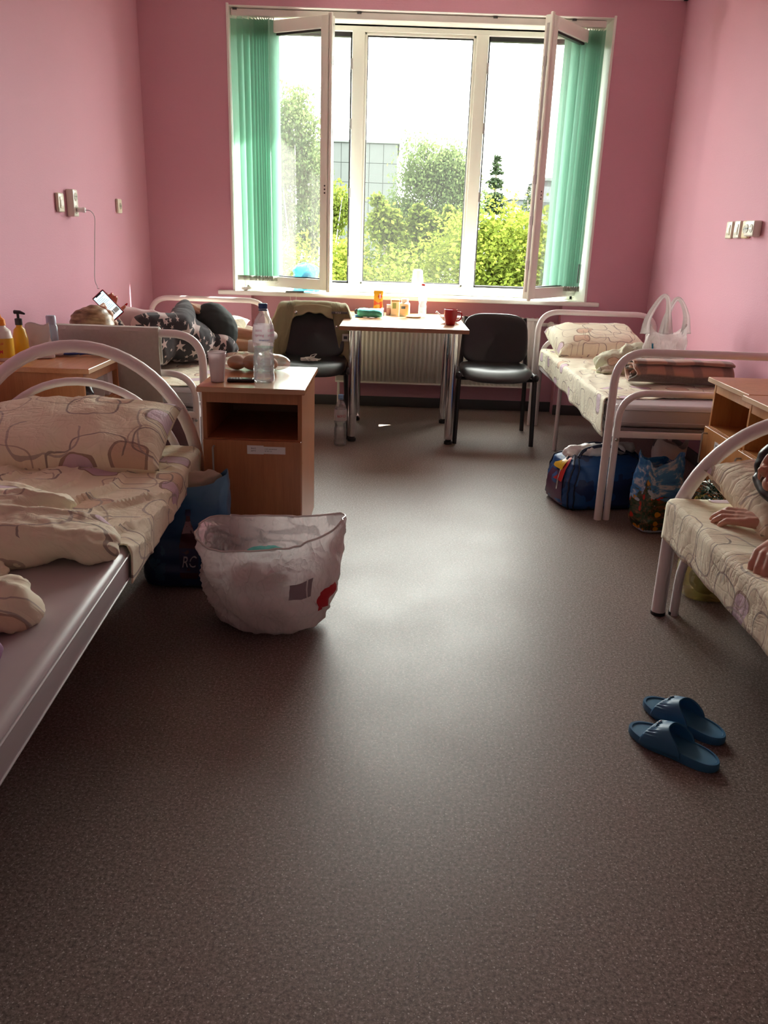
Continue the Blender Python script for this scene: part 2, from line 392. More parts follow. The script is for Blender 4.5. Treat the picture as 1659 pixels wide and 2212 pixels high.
def sash(hx, ang, wd, sgn):
    s = bpy.data.objects.new('sash', None); C.objects.link(s); s.parent = win; s.location = (hx, FY0-.005, 0); s.rotation_euler = (0, 0, ang)
    zb, zt, d, fr = .915, 2.725, .062, .078
    def X(p, q): return (min(p*sgn, q*sgn), max(p*sgn, q*sgn))
    f = B(); f.box(*X(0, fr), -d/2, d/2, zb, zt, .006).box(*X(wd-fr, wd), -d/2, d/2, zb, zt, .006).box(*X(fr*.9, wd-fr*.9), -d/2, d/2, zt-fr, zt, .006).box(*X(fr*.9, wd-fr*.9), -d/2, d/2, zb, zb+fr, .006)
    # overlapping room-side lip
    f.box(*X(-.012, .02), -d/2, -d/2+.02, zb-.012, zt+.012, .004, 1).box(*X(wd-.02, wd+.012), -d/2, -d/2+.02, zb-.012, zt+.012, .004, 1)
    f.build('sash_frame', WHITEP, s)
    B().box(*X(fr, wd-fr), -.008, .008, zb+fr, zt-fr).build('pane', GLASSD if sgn > 0 else GLASS, s, smooth=0)
    g2 = B(); e = .007
    g2.box(*X(fr, fr+e), -.012, .02, zb+fr, zt-fr).box(*X(wd-fr-e, wd-fr), -.012, .02, zb+fr, zt-fr).box(*X(fr, wd-fr), -.012, .02, zt-fr-e*2, zt-fr).box(*X(fr, wd-fr), -.012, .02, zb+fr, zb+fr+e)
    g2.build('pane_seal', DARKP, s)
    h = B()
    for k in (-1, 0, 1): h.lathe([(.006, -.0015), (.006, .0015)], 10, (sgn*(wd-.036), -d/2-.001, 1.62+k*.024), True, (0, 1, 0))
    h.build('screw_hole', DARKP, s)
    st = B().box(*X(wd+.0, wd+.004), -.004, .012, zb+.05, zt-.05)
    for zq in (1.15, 1.45, 1.72, 2.0, 2.45): st.box(*X(wd, wd+.01), -.006, .014, zq-.03, zq+.03)
    st.build('lock_strip', M('galvanised_steel', (.55, .55, .55), .35, metal=.9), s)
    return s
sash(-1.15, radians(-28), .78, 1)
sash(1.43, radians(52), .74, -1)
# ---------------------------------------------------------------- vertical blind
BLIND = thin('mint_green_blind_fabric', (.10, .60, .42), .97, .5, .55, .0)
def blindmat():
    g = N('mint_green_woven_slat'); co = g.coord('UV'); n, t = g.n, g.t
    st = g.noise(g.scale(co, (900, 3, 1)), 1, 2); col = g.mix(st, (.30, .56, .45), (.42, .66, .55))
    df = g.add('ShaderNodeBsdfDiffuse'); tl = g.add('ShaderNodeBsdfTranslucent'); g.set(df.inputs[0], col); g.set(tl.inputs[0], col)
    a = g.add('ShaderNodeMixShader'); a.inputs[0].default_value = .5; t.links.new(df.outputs[0], a.inputs[1]); t.links.new(tl.outputs[0], a.inputs[2])
    t.links.new(a.outputs[0], g.out.inputs[0]); return g.m
SLAT = blindmat()
WEIGHT = M('grey_plastic_weight', (.38, .40, .34), .4)
vb = thing('vertical_blind', 'mint green vertical blind drawn open to both sides of the window', 'blind', (0, 6.535, 0))
B().box(WX0+.016, WX1-.05, -.045, -.005, WZ1-.058, WZ1-.015, .005).build('headrail', M('headrail_aluminium', (.72, .69, .66), .35), vb)
for k in (.03, .9, 1.85, 2.4): B().box(WX0+k, WX0+k+.03, -.052, .0, WZ1-.024, WZ1-.013).build('bracket', DGREY, vb)
def slat(x, ang, z0s=.965, lean=0, wd=.089):
    s = bpy.data.objects.new('slat', None)
    def f(u, v):
        t = (u-.5)*wd; bow = .004*cos(pi*(u-.5)); sway = lean*(1-v)
        tw = ang+.10*nz(x*30, v*1.5, 2)*(1-v)
        return (x+t*cos(tw)-bow*sin(tw)+sway, -.025+t*sin(tw)+bow*cos(tw)+.02*nz(x*9, v*1.2)*(1-v), z0s+(WZ1-.075-z0s)*v)
    b = B().grid(f, 6, 14, .089, 1.8, uv0=(x, 0)); o = b.build('slat', SLAT, vb, fix=False)
    tw = ang
    wb = B(); wb.grid(lambda u, v: (x+(u-.5)*wd*cos(tw)+lean, -.025+(u-.5)*wd*sin(tw)+.02*nz(x*9, 0), z0s-.005+.036*v), 4, 2)
    wb.build('slat_weight', WEIGHT, o, fix=False, solid=.006)
    hk = B().tube([(x, -.025, WZ1-.078), (x, -.025, WZ1-.055)], .003, 6); hk.tube([(x+.006*cos(k), -.025, WZ1-.062+.006*sin(k)) for k in np.linspace(0, 2*pi, 8)], .0018, 5)
    hk.build('slat_hook', WHITEP, o)
for i, (x, a) in enumerate([(-1.155, 20), (-1.108, 20), (-1.068, 35), (-1.035, 62), (-1.012, 70), (-.992, 74), (-.974, 76), (-.957, 74), (-.94, 76), (-.924, 72), (-.908, 66), (-.893, 35)]):
    slat(x, radians(a), lean=.012)
for i, (x, a) in enumerate([(1.185, -66), (1.235, -30), (1.275, -40), (1.31, -62), (1.33, -70), (1.348, -72), (1.366, -74), (1.384, -74), (1.402, -76), (1.42, -72)]):
    slat(x, radians(a), lean=-.004)
B().tube(spline([(-1.0, -.03, .965), (-.97, -.045, .945), (-.93, -.03, .955), (-.9, -.045, .94), (-.86, -.03, .96)]), .0015, 5).build('link_chain', WHITEP, vb)
B().tube(spline([(1.18, -.03, .96), (1.16, -.05, .90), (1.22, -.06, .893), (1.28, -.03, .93), (1.33, -.05, .93), (1.42, -.03, .955)]), .0015, 5).build('link_chain', WHITEP, vb)
B().tube(spline([(1.44, -.03, 2.72), (1.437, -.025, 2.0), (1.442, -.03, 1.5), (1.435, -.025, 1.2), (1.425, -.028, 1.17), (1.43, -.03, 1.5), (1.434, -.03, 2.72)]), .0016, 5).build('control_chain', WHITEP, vb)
B().box(1.418, 1.438, -.04, -.015, 1.02, 1.16, .005).build('chain_tensioner', M('grey_clip', (.3, .3, .3), .5), vb)
B().tube(spline([(-.78, -.09, .90), (-.775, -.125, .875), (-.76, -.13, .80), (-.745, -.128, .79), (-.73, -.13, .80), (-.725, -.125, .885)]), .0015, 5).build('control_cord', WHITEP, vb)
# ---------------------------------------------------------------- radiator in the niche
RADP = M('radiator_enamel', (.80, .78, .72), .35)
rd = thing('radiator', 'white ribbed panel radiator under the window sill', 'radiator', (0, 0, 0))
rx0, rx1, rz0, rz1, ry = -.42, 1.17, .21, .74, 6.47
b = B(); n = 46; V = []
for i in range(n*4+1):
    x = rx0+(rx1-rx0)*i/(n*4); ph = i % 4; yy = ry if ph in (0, 1) else ry+.008
    V.append((x, yy))
b.raw([(x, y, rz0) for x, y in V]+[(x, y, rz1) for x, y in V], [(i, i+1, len(V)+i+1, len(V)+i) for i in range(len(V)-1)])
b.build('front_panel', RADP, rd, fix=False, solid=.002)
B().box(rx0, rx1, ry+.075, ry+.083, rz0, rz1, .003).build('rear_panel', RADP, rd)
B().box(rx0-.004, rx0, ry-.002, ry+.085, rz0-.004, rz1).box(rx1, rx1+.004, ry-.002, ry+.085, rz0-.004, rz1).box(rx0, rx1, ry-.003, ry+.085, rz0-.006, rz0+.006).build('side_cover', RADP, rd, smooth=0)
gr = B().box(rx0, rx1, ry-.003, ry+.0, rz1-.012, rz1+.008)
for i in range(40): xg = rx0+(rx1-rx0)*(i+.5)/40; gr.box(xg-.006, xg+.006, ry, ry+.083, rz1, rz1+.006)
gr.build('top_grille', RADP, rd, smooth=0)
b = B().tube([(rx1, ry+.04, .70), (rx1+.07, ry+.04, .70)], .014, 10).tube(rpath([(rx1+.07, ry+.04, .70), (rx1+.10, ry+.04, .70), (rx1+.12, ry-.02, .70), (XR-.3, ry-.02, .70)], .02, 4), .011, 10)
b.build('pipe', WHITEP, rd)
vv = B(); vv.lathe([(.02, -.02), (.028, -.012), (lambda a: .026+.004*cos(6*a), .012), (.018, .02)], 24, (rx1+.075, ry-.01, .70), True, (0, -1, 0)).build('valve_knob', WHITEP, rd)
vb2 = B().tube([(rx1+.10, ry+.03, .70), (rx1+.13, ry+.03, .70)], .02, 8).build('valve_nut', CHROME, rd)
b = B().tube([(rx0+.02, ry+.04, rz0), (rx0+.02, ry+.04, 0)], .011, 8).build('drop_pipe', WHITEP, rd)
# ================================================================ bedding cloth
def bedding(name='patterned_bed_linen', base=(.86, .81, .62), k=1.0):
    g = N(name); uv = g.coord('UV')
    warp = g.vmath('ADD', uv, g.vmath('SCALE', g.vmath('SUBTRACT', g.noise(uv, 9, 2, out=1), (.5, .5, .5))))
    n = g.n[-1]
    for q in g.n:
        if q.type == 'VECT_MATH' and q.operation == 'SCALE': q.inputs['Scale'].default_value = .03
    def vor(sc, loc, rot=0, rnd=.75):
        v = g.add('ShaderNodeTexVoronoi', voronoi_dimensions='2D', distance='MINKOWSKI', feature='F1')
        g.set(v.inputs['Vector'], g.scale(warp, (sc*.82, sc*1.15, 1), loc, (0, 0, rot))); v.inputs['Scale'].default_value = 1
        v.inputs['Exponent'].default_value = 3.6; v.inputs['Randomness'].default_value = rnd; return v
    col = g.mix(g.noise(uv, 3, 3), base, tuple(c*1.06 for c in base))
    def ring(v, r, wd): return g.math('LESS_THAN', g.math('ABSOLUTE', g.math('SUBTRACT', v.outputs[0], r)), wd)
    # soft filled lozenges, tan and lilac
    v = vor(5.2*k, (3.1, 1.7, 0), .1); rr, gg, bb = g.sep(v.outputs[1])
    fil = g.math('LESS_THAN', v.outputs[0], .27); on = g.math('GREATER_THAN', rr, .60)
    fc = g.mix(g.math('GREATER_THAN', gg, .62), (.60, .42, .58), (.66, .44, .30))
    col = g.mix(g.math('MULTIPLY', g.math('MULTIPLY', fil, on), .75), col, fc)
    col = g.mix(g.math('MULTIPLY', g.math('MULTIPLY', ring(v, .285, .022), on), .9), col, (.36, .25, .19))
    # thin outlines in three tones
    for sc, loc, rot, c, r, wd, thr, st in ((4.2*k, (0, 0, 0), 0, (.22, .18, .16), .34, .013, .45, .75), (4.9*k, (7.3, 2.2, 0), .2, (.45, .36, .28), .36, .012, .35, .7),
                                            (3.6*k, (1.9, 8.4, 0), -.15, (.40, .35, .31), .38, .012, .4, .7)):
        v = vor(sc, loc, rot); rr, gg, bb = g.sep(v.outputs[1])
        col = g.mix(g.math('MULTIPLY', g.math('MULTIPLY', ring(v, r, wd), g.math('GREATER_THAN', bb, thr)), st), col, c)
    g.p(col=col, rough=.75, spec=.2, sheen=.1); wn = g.vmath('ADD', uv, g.vmath('MULTIPLY', g.noise(uv, 5, 2, out=1), (.16, .16, 0)))
    r1 = g.math('ABSOLUTE', g.math('SUBTRACT', g.noise(g.scale(wn, (1, 2.4, 1), rot=(0, 0, .6)), 9, 2), .5)); r2 = g.math('ABSOLUTE', g.math('SUBTRACT', g.noise(g.scale(wn, (2.2, 1, 1), rot=(0, 0, .3)), 13, 2), .5))
    hh = g.math('ADD', g.math('POWER', r1, .5), g.math('MULTIPLY', g.math('POWER', r2, .5), .6))
    g.bump(g.math('MULTIPLY', hh, g.math('MULTIPLY_ADD', g.noise(uv, 2.2, 1), 1.6, -.35)), .55, .013); return g.m
LINEN = bedding(); LINEN2 = bedding('patterned_bed_linen_fine', (.84, .81, .64), 1.25)
VINYL = M('grey_vinyl_mattress', (.47, .43, .44), .32, .05, 6, bump=.05, bs=60)
MESHGREY = M('bed_mesh_base', (.25, .24, .24), .5)  # plain grey of the mesh base under the mattresses
def mattress(name, label, W, L, z0, z1, loc, rz=0, bev=.03, mat=VINYL):
    def f(u, v): return 0
    b = B(); b.box(0, W, 0, L, z0, z1, bev, 4)
    o = b.build(name, mat); at(o, loc, rz); tag(o, label, 'mattress')
    for zz in (z0+.028, z1-.022): B().tube(rpath([(-.001, -.001, zz), (W+.001, -.001, zz), (W+.001, L+.001, zz), (-.001, L+.001, zz)], .03, 4, True), .0032, 6, True).build('piping', mat, o)
    return o
# ---- bed with rounded-rectangle boards
def bed_round(name, label, loc, W, L, rz=0, H=.835, flip=1):
    t = thing(name, label, 'bed', loc, rz)
    for y in (0, L):
        B().tube(rpath([(0, y, 0), (0, y, H), (W, y, H), (W, y, 0)], .15, 10), .0195, 12).build('end_board', STEELW, t)
        yy = y+(.004 if y == 0 else -.004)
        B().tube(rpath([(.042, yy, 0), (.042, yy, .642), (W-.042, yy, .642), (W-.042, yy, 0)], .14, 10), .0165, 12).build('inner_bar', STEELW, t)
        B().box(.04, W-.04, y-.012, y+.012, .425, .455, .004).build('end_rail', STEELW, t)
        for x in (.042, W-.042): B().lathe([(.009, -.004), (.007, .004)], 10, (x, y-.018, .415), True, (0, -1, 0)).build('bolt', M('steel_bolt', (.35, .34, .34), .4, metal=.8), t)
    for x in (.045, W-.045):
        B().box(x-.014, x+.014, .01, L-.01, .42, .46, .004).build('side_rail', STEELW, t)
        B().tube([(x+.0, L*.65, 0), (x+.0, L*.65, .43)], .014, 10).build('leg', STEELW, t)
    B().box(.06, W-.06, .03, L-.03, .44, .462).build('mesh_base', MESHGREY, t, smooth=0)
    return t
# ---- bed with arched boards
def bed_arch(name, label, loc, W, L, rz, zc, za, zci, zai, gap, zr):
    "origin: far (head) end, right-hand rail; bed runs towards local -y and from x=0 to x=-W"
    t = thing(name, label, 'bed', loc, rz); cx = -W/2
    def arch(y, hw, z0, ap, k=28): return [(cx+hw, y, 0)]+[(cx+hw*cos(pi*i/k), y, z0+(ap-z0)*sin(pi*i/k)) for i in range(k+1)]+[(cx-hw, y, 0)]
    for y in (0, -L):
        B().tube(arch(y, W/2, zc, za), .0255, 14).build('end_arch', STEELW, t)
        B().tube(arch(y-.004, W/2-gap, zci, zai), .0165, 12).build('inner_arch', STEELW, t)
        for s in (-1, 1):
            for q, r in ((W/2, .0275), (W/2-gap, .019)): B().lathe([(r, 0), (r, .012)], 12, (cx+s*q, y, 0)).build('foot_cap', DARKP, t)
    for s in (-1, 1): B().box(cx+s*(W/2-.05)-.014, cx+s*(W/2-.05)+.014, -L+.01, -.01, zr-.04, zr+.0, .004).build('side_rail', STEELW, t)
    for y in (-.03, -L+.03): B().box(cx-W/2+.05, cx+W/2-.05, y-.014, y+.014, zr-.04, zr, .004).build('end_rail', STEELW, t)
    for s in (-1, 1): B().box(cx+s*(W/2-.02)-.02, cx+s*(W/2-.02)+.02, -.05, -.01, zr-.06, zr+.0, .004).build('corner_bracket', STEELW, t)
    B().box(cx-W/2+.06, cx+W/2-.06, -L+.03, -.03, zr-.022, zr-.002).build('mesh_base', MESHGREY, t, smooth=0)
    return t
# ---------------------------------------------------------------- the four beds
bed_arch('hospital_bed', 'white metal bed with tall double-arched headboard at the left edge', (-.785, 3.30, 0), .94, 2.28, radians(3.2), .35, .86, .30, .72, .06, .345)
bed_arch('hospital_bed', 'white metal bed with arched headboard at the right edge, person lying on it', (1.95, 2.80, 0), .905, 2.0, 0, .30, .765, .13, .50, .058, .345)
bed_round('hospital_bed', 'white metal bed with rounded boards along the left wall, towel over its end', (-1.775, 4.0, 0), .865, 2.16)
bed_round('hospital_bed', 'white metal bed with rounded boards along the right wall, plastic bag on it', (1.075, 3.885, 0), .85, 2.17)
mA = mattress('mattress', 'bare grey vinyl mattress on the arched bed at left, partly uncovered', .90, 2.20, .350, .465, (0, 0, 0)); mA.parent = None
mA.location = Vector((-.785, 3.30, 0))+Matrix.Rotation(radians(3.2), 3, 'Z') @ Vector((-.895, -2.235, 0)); mA.rotation_euler = (0, 0, radians(3.2))
mattress('mattress', 'grey vinyl mattress under the person on the arched bed at right', .90, 1.94, .348, .455, (1.03, .84, 0))
mattress('mattress', 'grey mattress on the left bed beneath the person in star-patterned pyjamas', .79, 2.07, .463, .565, (-1.738, 4.04, 0))
mattress('mattress', 'grey mattress with bare foot end on the bed beside the blue sports bag', .80, 2.08, .463, .575, (1.10, 3.93, 0))
# ---------------------------------------------------------------- bedside cabinets
STICK = M('white_paper_sticker', (.82, .80, .80), .5)
INK = M('dark_print_ink', (.09, .09, .10), .6)
INSIDE = M('cabinet_back_board', (.30, .19, .12), .6)
HANDLE = M('brushed_steel_handle', (.42, .40, .38), .35, metal=.8)
def cabinet(label, loc, rz, W, D, H, wood, shelf=.20, handle='L', sticker=None, wheel=.05):
    "local: centred in x, front at y=0, body behind"
    t = thing('bedside_cabinet', label, 'cabinet', loc, rz); h, p = W/2, .017; zt = H-.022
    body = B().box(-h, -h+p, .018, D, wheel, zt, .0015, 1).box(h-p, h, .018, D, wheel, zt, .0015, 1).box(-h+p, h-p, .018, D, wheel, wheel+p)
    body.box(-h+p, h-p, .02, D, zt-shelf-p, zt-shelf)
    body.box(-h+p, h-p, .02, .10, zt-.045, zt-.0)
    body.build('carcass', wood, t, smooth=0)
    B().box(-h+p, h-p, D-.008, D-.003, wheel+p, zt).build('back_panel', INSIDE, t, smooth=0)
    B().box(-h-.014, h+.014, -.012, D, zt, H, .002, 1).build('top', BEECHT if wood == BEECH else wood, t)
    B().box(-h-.0145, h+.0145, -.0125, -.0118, zt+.002, H-.002).build('edge_band', EDGE, t, smooth=0)
    d = B().box(-h+.002, h-.002, 0, .017, wheel+.004, zt-shelf-.004, .0015, 1).build('door', wood, t)
    sx = -1 if handle == 'L' else 1; hx = sx*(h-.045); dz = zt-shelf
    B().tube(rpath([(hx, 0, dz-.03), (hx, -.022, dz-.03), (hx, -.022, dz-.17), (hx, 0, dz-.17)], .006, 3), .0042, 8).build('handle', HANDLE, d)
    for x in (-h+.04, h-.04):
        for y in (.05, D-.05):
            b = B(); b.lathe([(.02, -.009), (.024, -.006), (.024, .006), (.02, .009)], 14, (x, y, .024), True, (1, 0, 0)); b.box(x-.013, x+.013, y-.012, y+.012, .03, wheel)
            b.build('caster', DARKP, t)
    for z in (.18, .42, dz-.01):
        B().ell((h+.0, .03, z), (.002, .0035, .0035), 8, 6).build('screw_cap', EDGE, t)
    if sticker:
        x0s, z0s, ws, hs = sticker
        st = B().box(x0s, x0s+ws, -.0012, .0, z0s, z0s+hs).build('sticker', STICK, d, smooth=0)
        B().box(x0s+.0, x0s+ws*.43, -.0022, -.001, z0s-.002, z0s+hs+.004).build('sticker_tab', STICK, st, smooth=0)
        def lines(rows, x0_, sz):
            for i, r in enumerate(rows):
                v, f = text2d(r, sz)
                if v: decal('print', (v, f), lambda a, c, i=i: (x0_+a, -.0028, z0s+hs*.62-i*hs*.30+c), INK, st)
        lines(['ФИО', 'дата'], x0s+ws*.10, hs*.30); lines(['учёт инвентаря', '№ 001122'], x0s+ws*.46, hs*.22)
    return t
cabinet('beech bedside cabinet facing the viewer with bottle and cup on top', (-.543, 3.205, 0), 0, .40, .575, .73, BEECH, .19, 'L', (-.02, .462, .155, .03))
cabinet('beech bedside cabinet by left wall with yellow bottles and hairbrush on top', (-1.262, 3.63, 0), radians(90), .45, .56, .75, BEECH, .15, 'R', (-.12, .52, .11, .035))
cabinet('light wood bedside cabinet at right wall nearer the plaid blanket', (1.485, 3.545, 0), radians(-90), .42, .47, .75, BEECHR, .20, 'L', (-.06, .44, .13, .04))
cabinet('light wood bedside cabinet at right wall directly behind the arched headboard', (1.455, 3.085, 0), radians(-90), .42, .50, .75, BEECHR, .20, 'L')
# ---------------------------------------------------------------- table
TABT = woodmat('table_top_laminate', (.30, .155, .08), (.40, .215, .12), .30, axis='x')
t = thing('dining_table', 'beech table with four chrome legs below the window', 'table', (.09, 5.80, 0))
B().box(-.415, .415, -.51, .605, .738, .765, .003, 2).build('table_top', TABT, t)
B().box(-.4155, .4155, -.5112, -.509, .7405, .7625).build('edge_band', M('table_edge_band', (.36, .17, .10), .45), t, smooth=0)
for x in (-.325, .325):
    for y in (-.44, .22):
        l = B().lathe([(.0295, .035), (.0295, .738)], 20, (x, y, 0)).build('leg', CHROME, t)
        B().lathe([(.026, 0), (.028, .004), (.028, .02), (.02, .022), (.02, .036)], 16, (x, y, 0)).build('leg_foot', DARKP, l)
        B().lathe([(.045, .732), (.045, .7385)], 20, (x, y, 0)).build('leg_plate', CHROME, l)
# ---------------------------------------------------------------- two office chairs
LEATH = M('black_leatherette', (.026, .028, .03), .34, .1, 30, bump=.12, bs=500, bd=.001)
BLKST = M('black_steel_tube', (.012, .012, .014), .35)
def pad(b, f0, nu=14, nv=14):
    return b
def chair(label, loc, rz):
    t = thing('office_chair', label, 'chair', loc, rz)
    for s in (-1, 1):
        B().tube(rpath([(s*.258, -.235, 0), (s*.25, -.20, .455), (s*.235, .16, .455)], .05, 5), .0135, 10, flat=1.25).build('front_leg', BLKST, t)
        B().tube(rpath([(s*.25, .25, 0), (s*.228, .15, .46), (s*.205, .235, .80)], .06, 5), .0135, 10, flat=1.25).build('rear_leg', BLKST, t)
        B().ell((s*.255, -.205, .455), (.022, .022, .026), 12, 8).build('frame_cap', BLKST, t)
    B().tube([(-.24, .12, .43), (.24, .12, .43)], .011, 8).build('cross_bar', BLKST, t)
    B().tube([(-.24, -.15, .43), (.24, -.15, .43)], .011, 8).build('cross_bar', BLKST, t)
    def seat(u, v):   # pillow-like pad with rounded plan
        a = 2*pi*u; ph = (v-.5)*pi; sx = abs(cos(a))**.42*(1 if cos(a) > 0 else -1); sy = abs(sin(a))**.42*(1 if sin(a) > 0 else -1)
        r = abs(cos(ph))**.35; x = .24*sx*r; y = -.02+.225*sy*r
        z = .452+.036*sin(ph)*(1 if ph > 0 else .7)
        z += .02*(x/.24)**2-.035*sstep(-.12, -.25, y)+.01*sstep(.05, .2, y)
        return (x, y, z+.008)
    B().grid(seat, 44, 16, wrapu=True).build('seat', LEATH, t, smooth=60)
    def back(u, v):
        a = 2*pi*u; ph = (v-.5)*pi; sx = abs(cos(a))**.5*(1 if cos(a) > 0 else -1); sz = abs(sin(a))**.5*(1 if sin(a) > 0 else -1)
        r = abs(cos(ph))**.3; x = .228*sx*r*(1-.04*sz); z = .163*sz*r
        y = .02*sin(ph)*-1
        y += .225-.055*(1-(x/.23)**2)*.0-.05*(x/.23)**2+z*.22
        zz = .665+z-.03*(1-(x/.23)**2)*sstep(0, -.16, z)
        return (x, y-.02, zz)
    B().grid(back, 44, 14, wrapu=True).build('backrest', LEATH, t, smooth=60)
    return t
chair('black leatherette office chair right of the table, empty', (.725, 5.61, 0), radians(-2))
chair('black leatherette office chair left of the table with jacket over its back', (-.53, 5.62, 0), radians(3))
# ================================================================ bedding on the beds
def planar_uv(o, f):
    me = o.data; ul = me.uv_layers.new(name='UVMap')
    for lp in me.loops:
        ul.data[lp.index].uv = f(me.vertices[lp.vertex_index].co)
    return o
def heap(name, label, cat, ells, mat, amp=.012, fs=7, seed=1, voxel=.011, loc=(0, 0, 0), smooth=3, chains=(), uvk=1.0, dirn=(1, 1)):
    def dsp(p):
        a, b_ = (p.x+p.z*.3)*dirn[0], (p.y+p.z*1.1)*dirn[1]; r = abs(nz(a*fs*.9+.8*nz(a*4, b_*4, seed), b_*fs*.9, seed+2))
        return amp*(fold(p.x+p.z*.7, p.y+p.z*.4, fs, seed)*.6+1.5*(.32-min(.5, r*1.6)))+amp*.25*fold(p.x, p.y+p.z, fs*3, seed+6)
    o = blob(name, chains, mat, None, voxel, smooth, ells, disp=dsp)
    planar_uv(o, lambda p: (p.x*uvk+p.z*.5, p.y*uvk+p.z*.6)); at(o, loc); return tag(o, label, cat)
def Rz(a, b=0, c=0): return Matrix.Rotation(radians(a), 3, 'Z') @ Matrix.Rotation(radians(b), 3, 'Y') @ Matrix.Rotation(radians(c), 3, 'X')
def pillow(label, W, L, H, loc, rot, mat, seed=1, wr=.012, plump=.42, group=None):
    b = B(); nu, nv = 40, 30
    def f(sg):
        def q(u, v):
            x, y = u*2-1, v*2-1
            px = x*W/2*(1-.05*(1-y*y)**2*abs(x)**3*0-.05*(1-abs(x))*0); py = y*L/2
            px *= 1-.055*(1-y**4)*(abs(x)**6); py *= 1-.07*(1-x**4)*(abs(y)**6)
            e = max(0., (1-x**4)*(1-y**4)); h = H/2*e**plump
            ed = sstep(.35, 1, max(abs(x), abs(y)))
            n_ = fold(px*1.1, py*1.1, 5, seed+(0 if sg > 0 else 5))*wr*(.45+ed)*min(1, e*4)
            return (px, py, sg*h+n_*(1 if sg > 0 else -.4)+.012*nz(px*3, py*3, seed))
        return q
    b.grid(f(1), nu, nv, W, L, uv0=(seed*.37, seed*.61)); b.grid(f(-1), nu, nv, W, L, uv0=(seed*.37+1, seed*.61))
    me_o = b.build('pillow', mat, fix=False)
    bm = bmesh.new(); bm.from_mesh(me_o.data); bmesh.ops.remove_doubles(bm, verts=bm.verts[:], dist=.0015); bmesh.ops.recalc_face_normals(bm, faces=bm.faces[:]); bm.to_mesh(me_o.data); bm.free()
    me_o.data.shade_smooth(); at(me_o, loc, rot=rot); return tag(me_o, label, 'pillow', group)
RA = Matrix.Rotation(radians(3.2), 3, 'Z')
# --- sheet on the near left bed (local bed axes)
def shA(u, v):
    s = u*1.02; W = .875; yl = -.045-1.13*v
    wr = .030*max(-.2, fold(s*1.25+.5*v, v*1.1-.3*s, 5.2, 4, .7)+.15)*(.15+sstep(.16, .5, v))+.009*fold(s+.4*v, v*1.1, 13, 8)*sstep(.1, .4, v)
    if s < W: return (-.90+s, yl, .470+max(-.003, wr)+.012*sstep(.2, .6, v)*sin(v*9)*0)
    t = (s-W)/.145; a = min(1, t*2.2)*pi/2
    end = .03*sin(v*23)*v
    return (-.025+.040*sin(a)+.3*max(0, wr), yl+end*t, .470-.028*(1-cos(a))-max(0, t-.45)*.14+wr*.4*(1-t))
o = B().grid(shA, 110, 110, 1.02, 1.13).build('bed_sheet', LINEN, solid=.004, fix=False)
at(o, (-.785, 3.30, 0), radians(3.2)); tag(o, 'rumpled patterned sheet pulled over the head half of the near left bed', 'sheet')
pillow('large cream pillow with rounded-square pattern propped against the tall arch', .76, .45, .17, (-1.20, 3.03, .553), (radians(19), radians(-1), radians(1)), LINEN, 3, .014)
# --- crumpled duvet on the near left bed
dv = [((-1.10, 2.10, .535), (.24, .17, .065), Rz(4, 0, 6)), ((-.90, 2.06, .53), (.19, .115, .055), Rz(-6, 6)), ((-.79, 2.03, .505), (.085, .07, .042), Rz(-12, 10)),
      ((-1.14, 1.93, .505), (.22, .07, .045), Rz(10)), ((-1.06, 1.885, .49), (.14, .05, .03), Rz(-8)), ((-1.18, 2.36, .505), (.12, .16, .045), Rz(30)), ((-1.0, 2.16, .57), (.13, .07, .04), Rz(15)), ((-.96, 1.97, .50), (.12, .05, .035), Rz(20))]
heap('duvet', 'crumpled patterned duvet heaped across the near left bed', 'duvet', dv, LINEN, .012, 11, 3, .008, dirn=(.35, 1.5))
heap('crumpled_sheet', 'small bunched corner of cream cloth on the bare vinyl mattress', 'sheet',
     [((-.93, 1.68, .49), (.12, .085, .05), Rz(20)), ((-.83, 1.66, .49), (.06, .07, .055), Rz(40, 20)), ((-.86, 1.61, .485), (.075, .045, .03), Rz(-20)), ((-.85, 1.70, .525), (.05, .035, .035), Rz(10))], LINEN, .013, 10, 6, .008)
heap('purple_cloth', 'corner of mauve cloth at the left picture edge on the mattress', 'cloth',
     [((-.865, 1.475, .488), (.085, .06, .032), Rz(10)), ((-.81, 1.475, .483), (.04, .035, .024))], M('mauve_cotton', (.33, .17, .30), .8, .1, 20), .008, 12, 2, .008)
# --- sheets on the other beds
def shD(u, v):
    s = u*1.02; y = 2.06*(1-v)+.30*v*0+.02; yl = 2.06-1.78*v-.10*u*v*0
    yl += -.12*(1-u)*v
    wr = .012*fold(s*1.2, yl, 5, 14)*(.5+.5*sstep(.1, .4, v)); x = -.17+s
    if s < .22:
        d = .22-s; a = min(1, d/.05)*pi/2; return (.03-.018*sin(a)+.015*nz(yl*5, s*4, 3)*d*6, yl, .583-.022*(1-cos(a))-max(0, d-.05)*(.55+.45*v)+.02*nz(yl*4, 2)*d*4)
    return (.03+(s-.22), yl, .583+max(-.005, wr))
o = B().grid(shD, 70, 110, 1.02, 1.8).build('bed_sheet', LINEN2, solid=.004, fix=False); at(o, (1.075, 3.885, 0)); tag(o, 'cream patterned sheet hanging over the side of the right far bed', 'sheet')
def shB(u, v):
    s = u*.86; yl = .06+2.02*v; wr = .010*fold(s*1.2, yl, 5, 24)
    if s > .77:
        d = s-.77; a = min(1, d/.05)*pi/2; return (.83+.015*sin(a), yl, .571-.02*(1-cos(a))-max(0, d-.05)*1.0+wr*.3)
    return (.06+s, yl, .571+max(-.004, wr))
o = B().grid(shB, 50, 90, .86, 2.0).build('bed_sheet', LINEN2, solid=.004, fix=False); at(o, (-1.775, 4.0, 0)); tag(o, 'cream patterned sheet under the person on the left far bed', 'sheet')
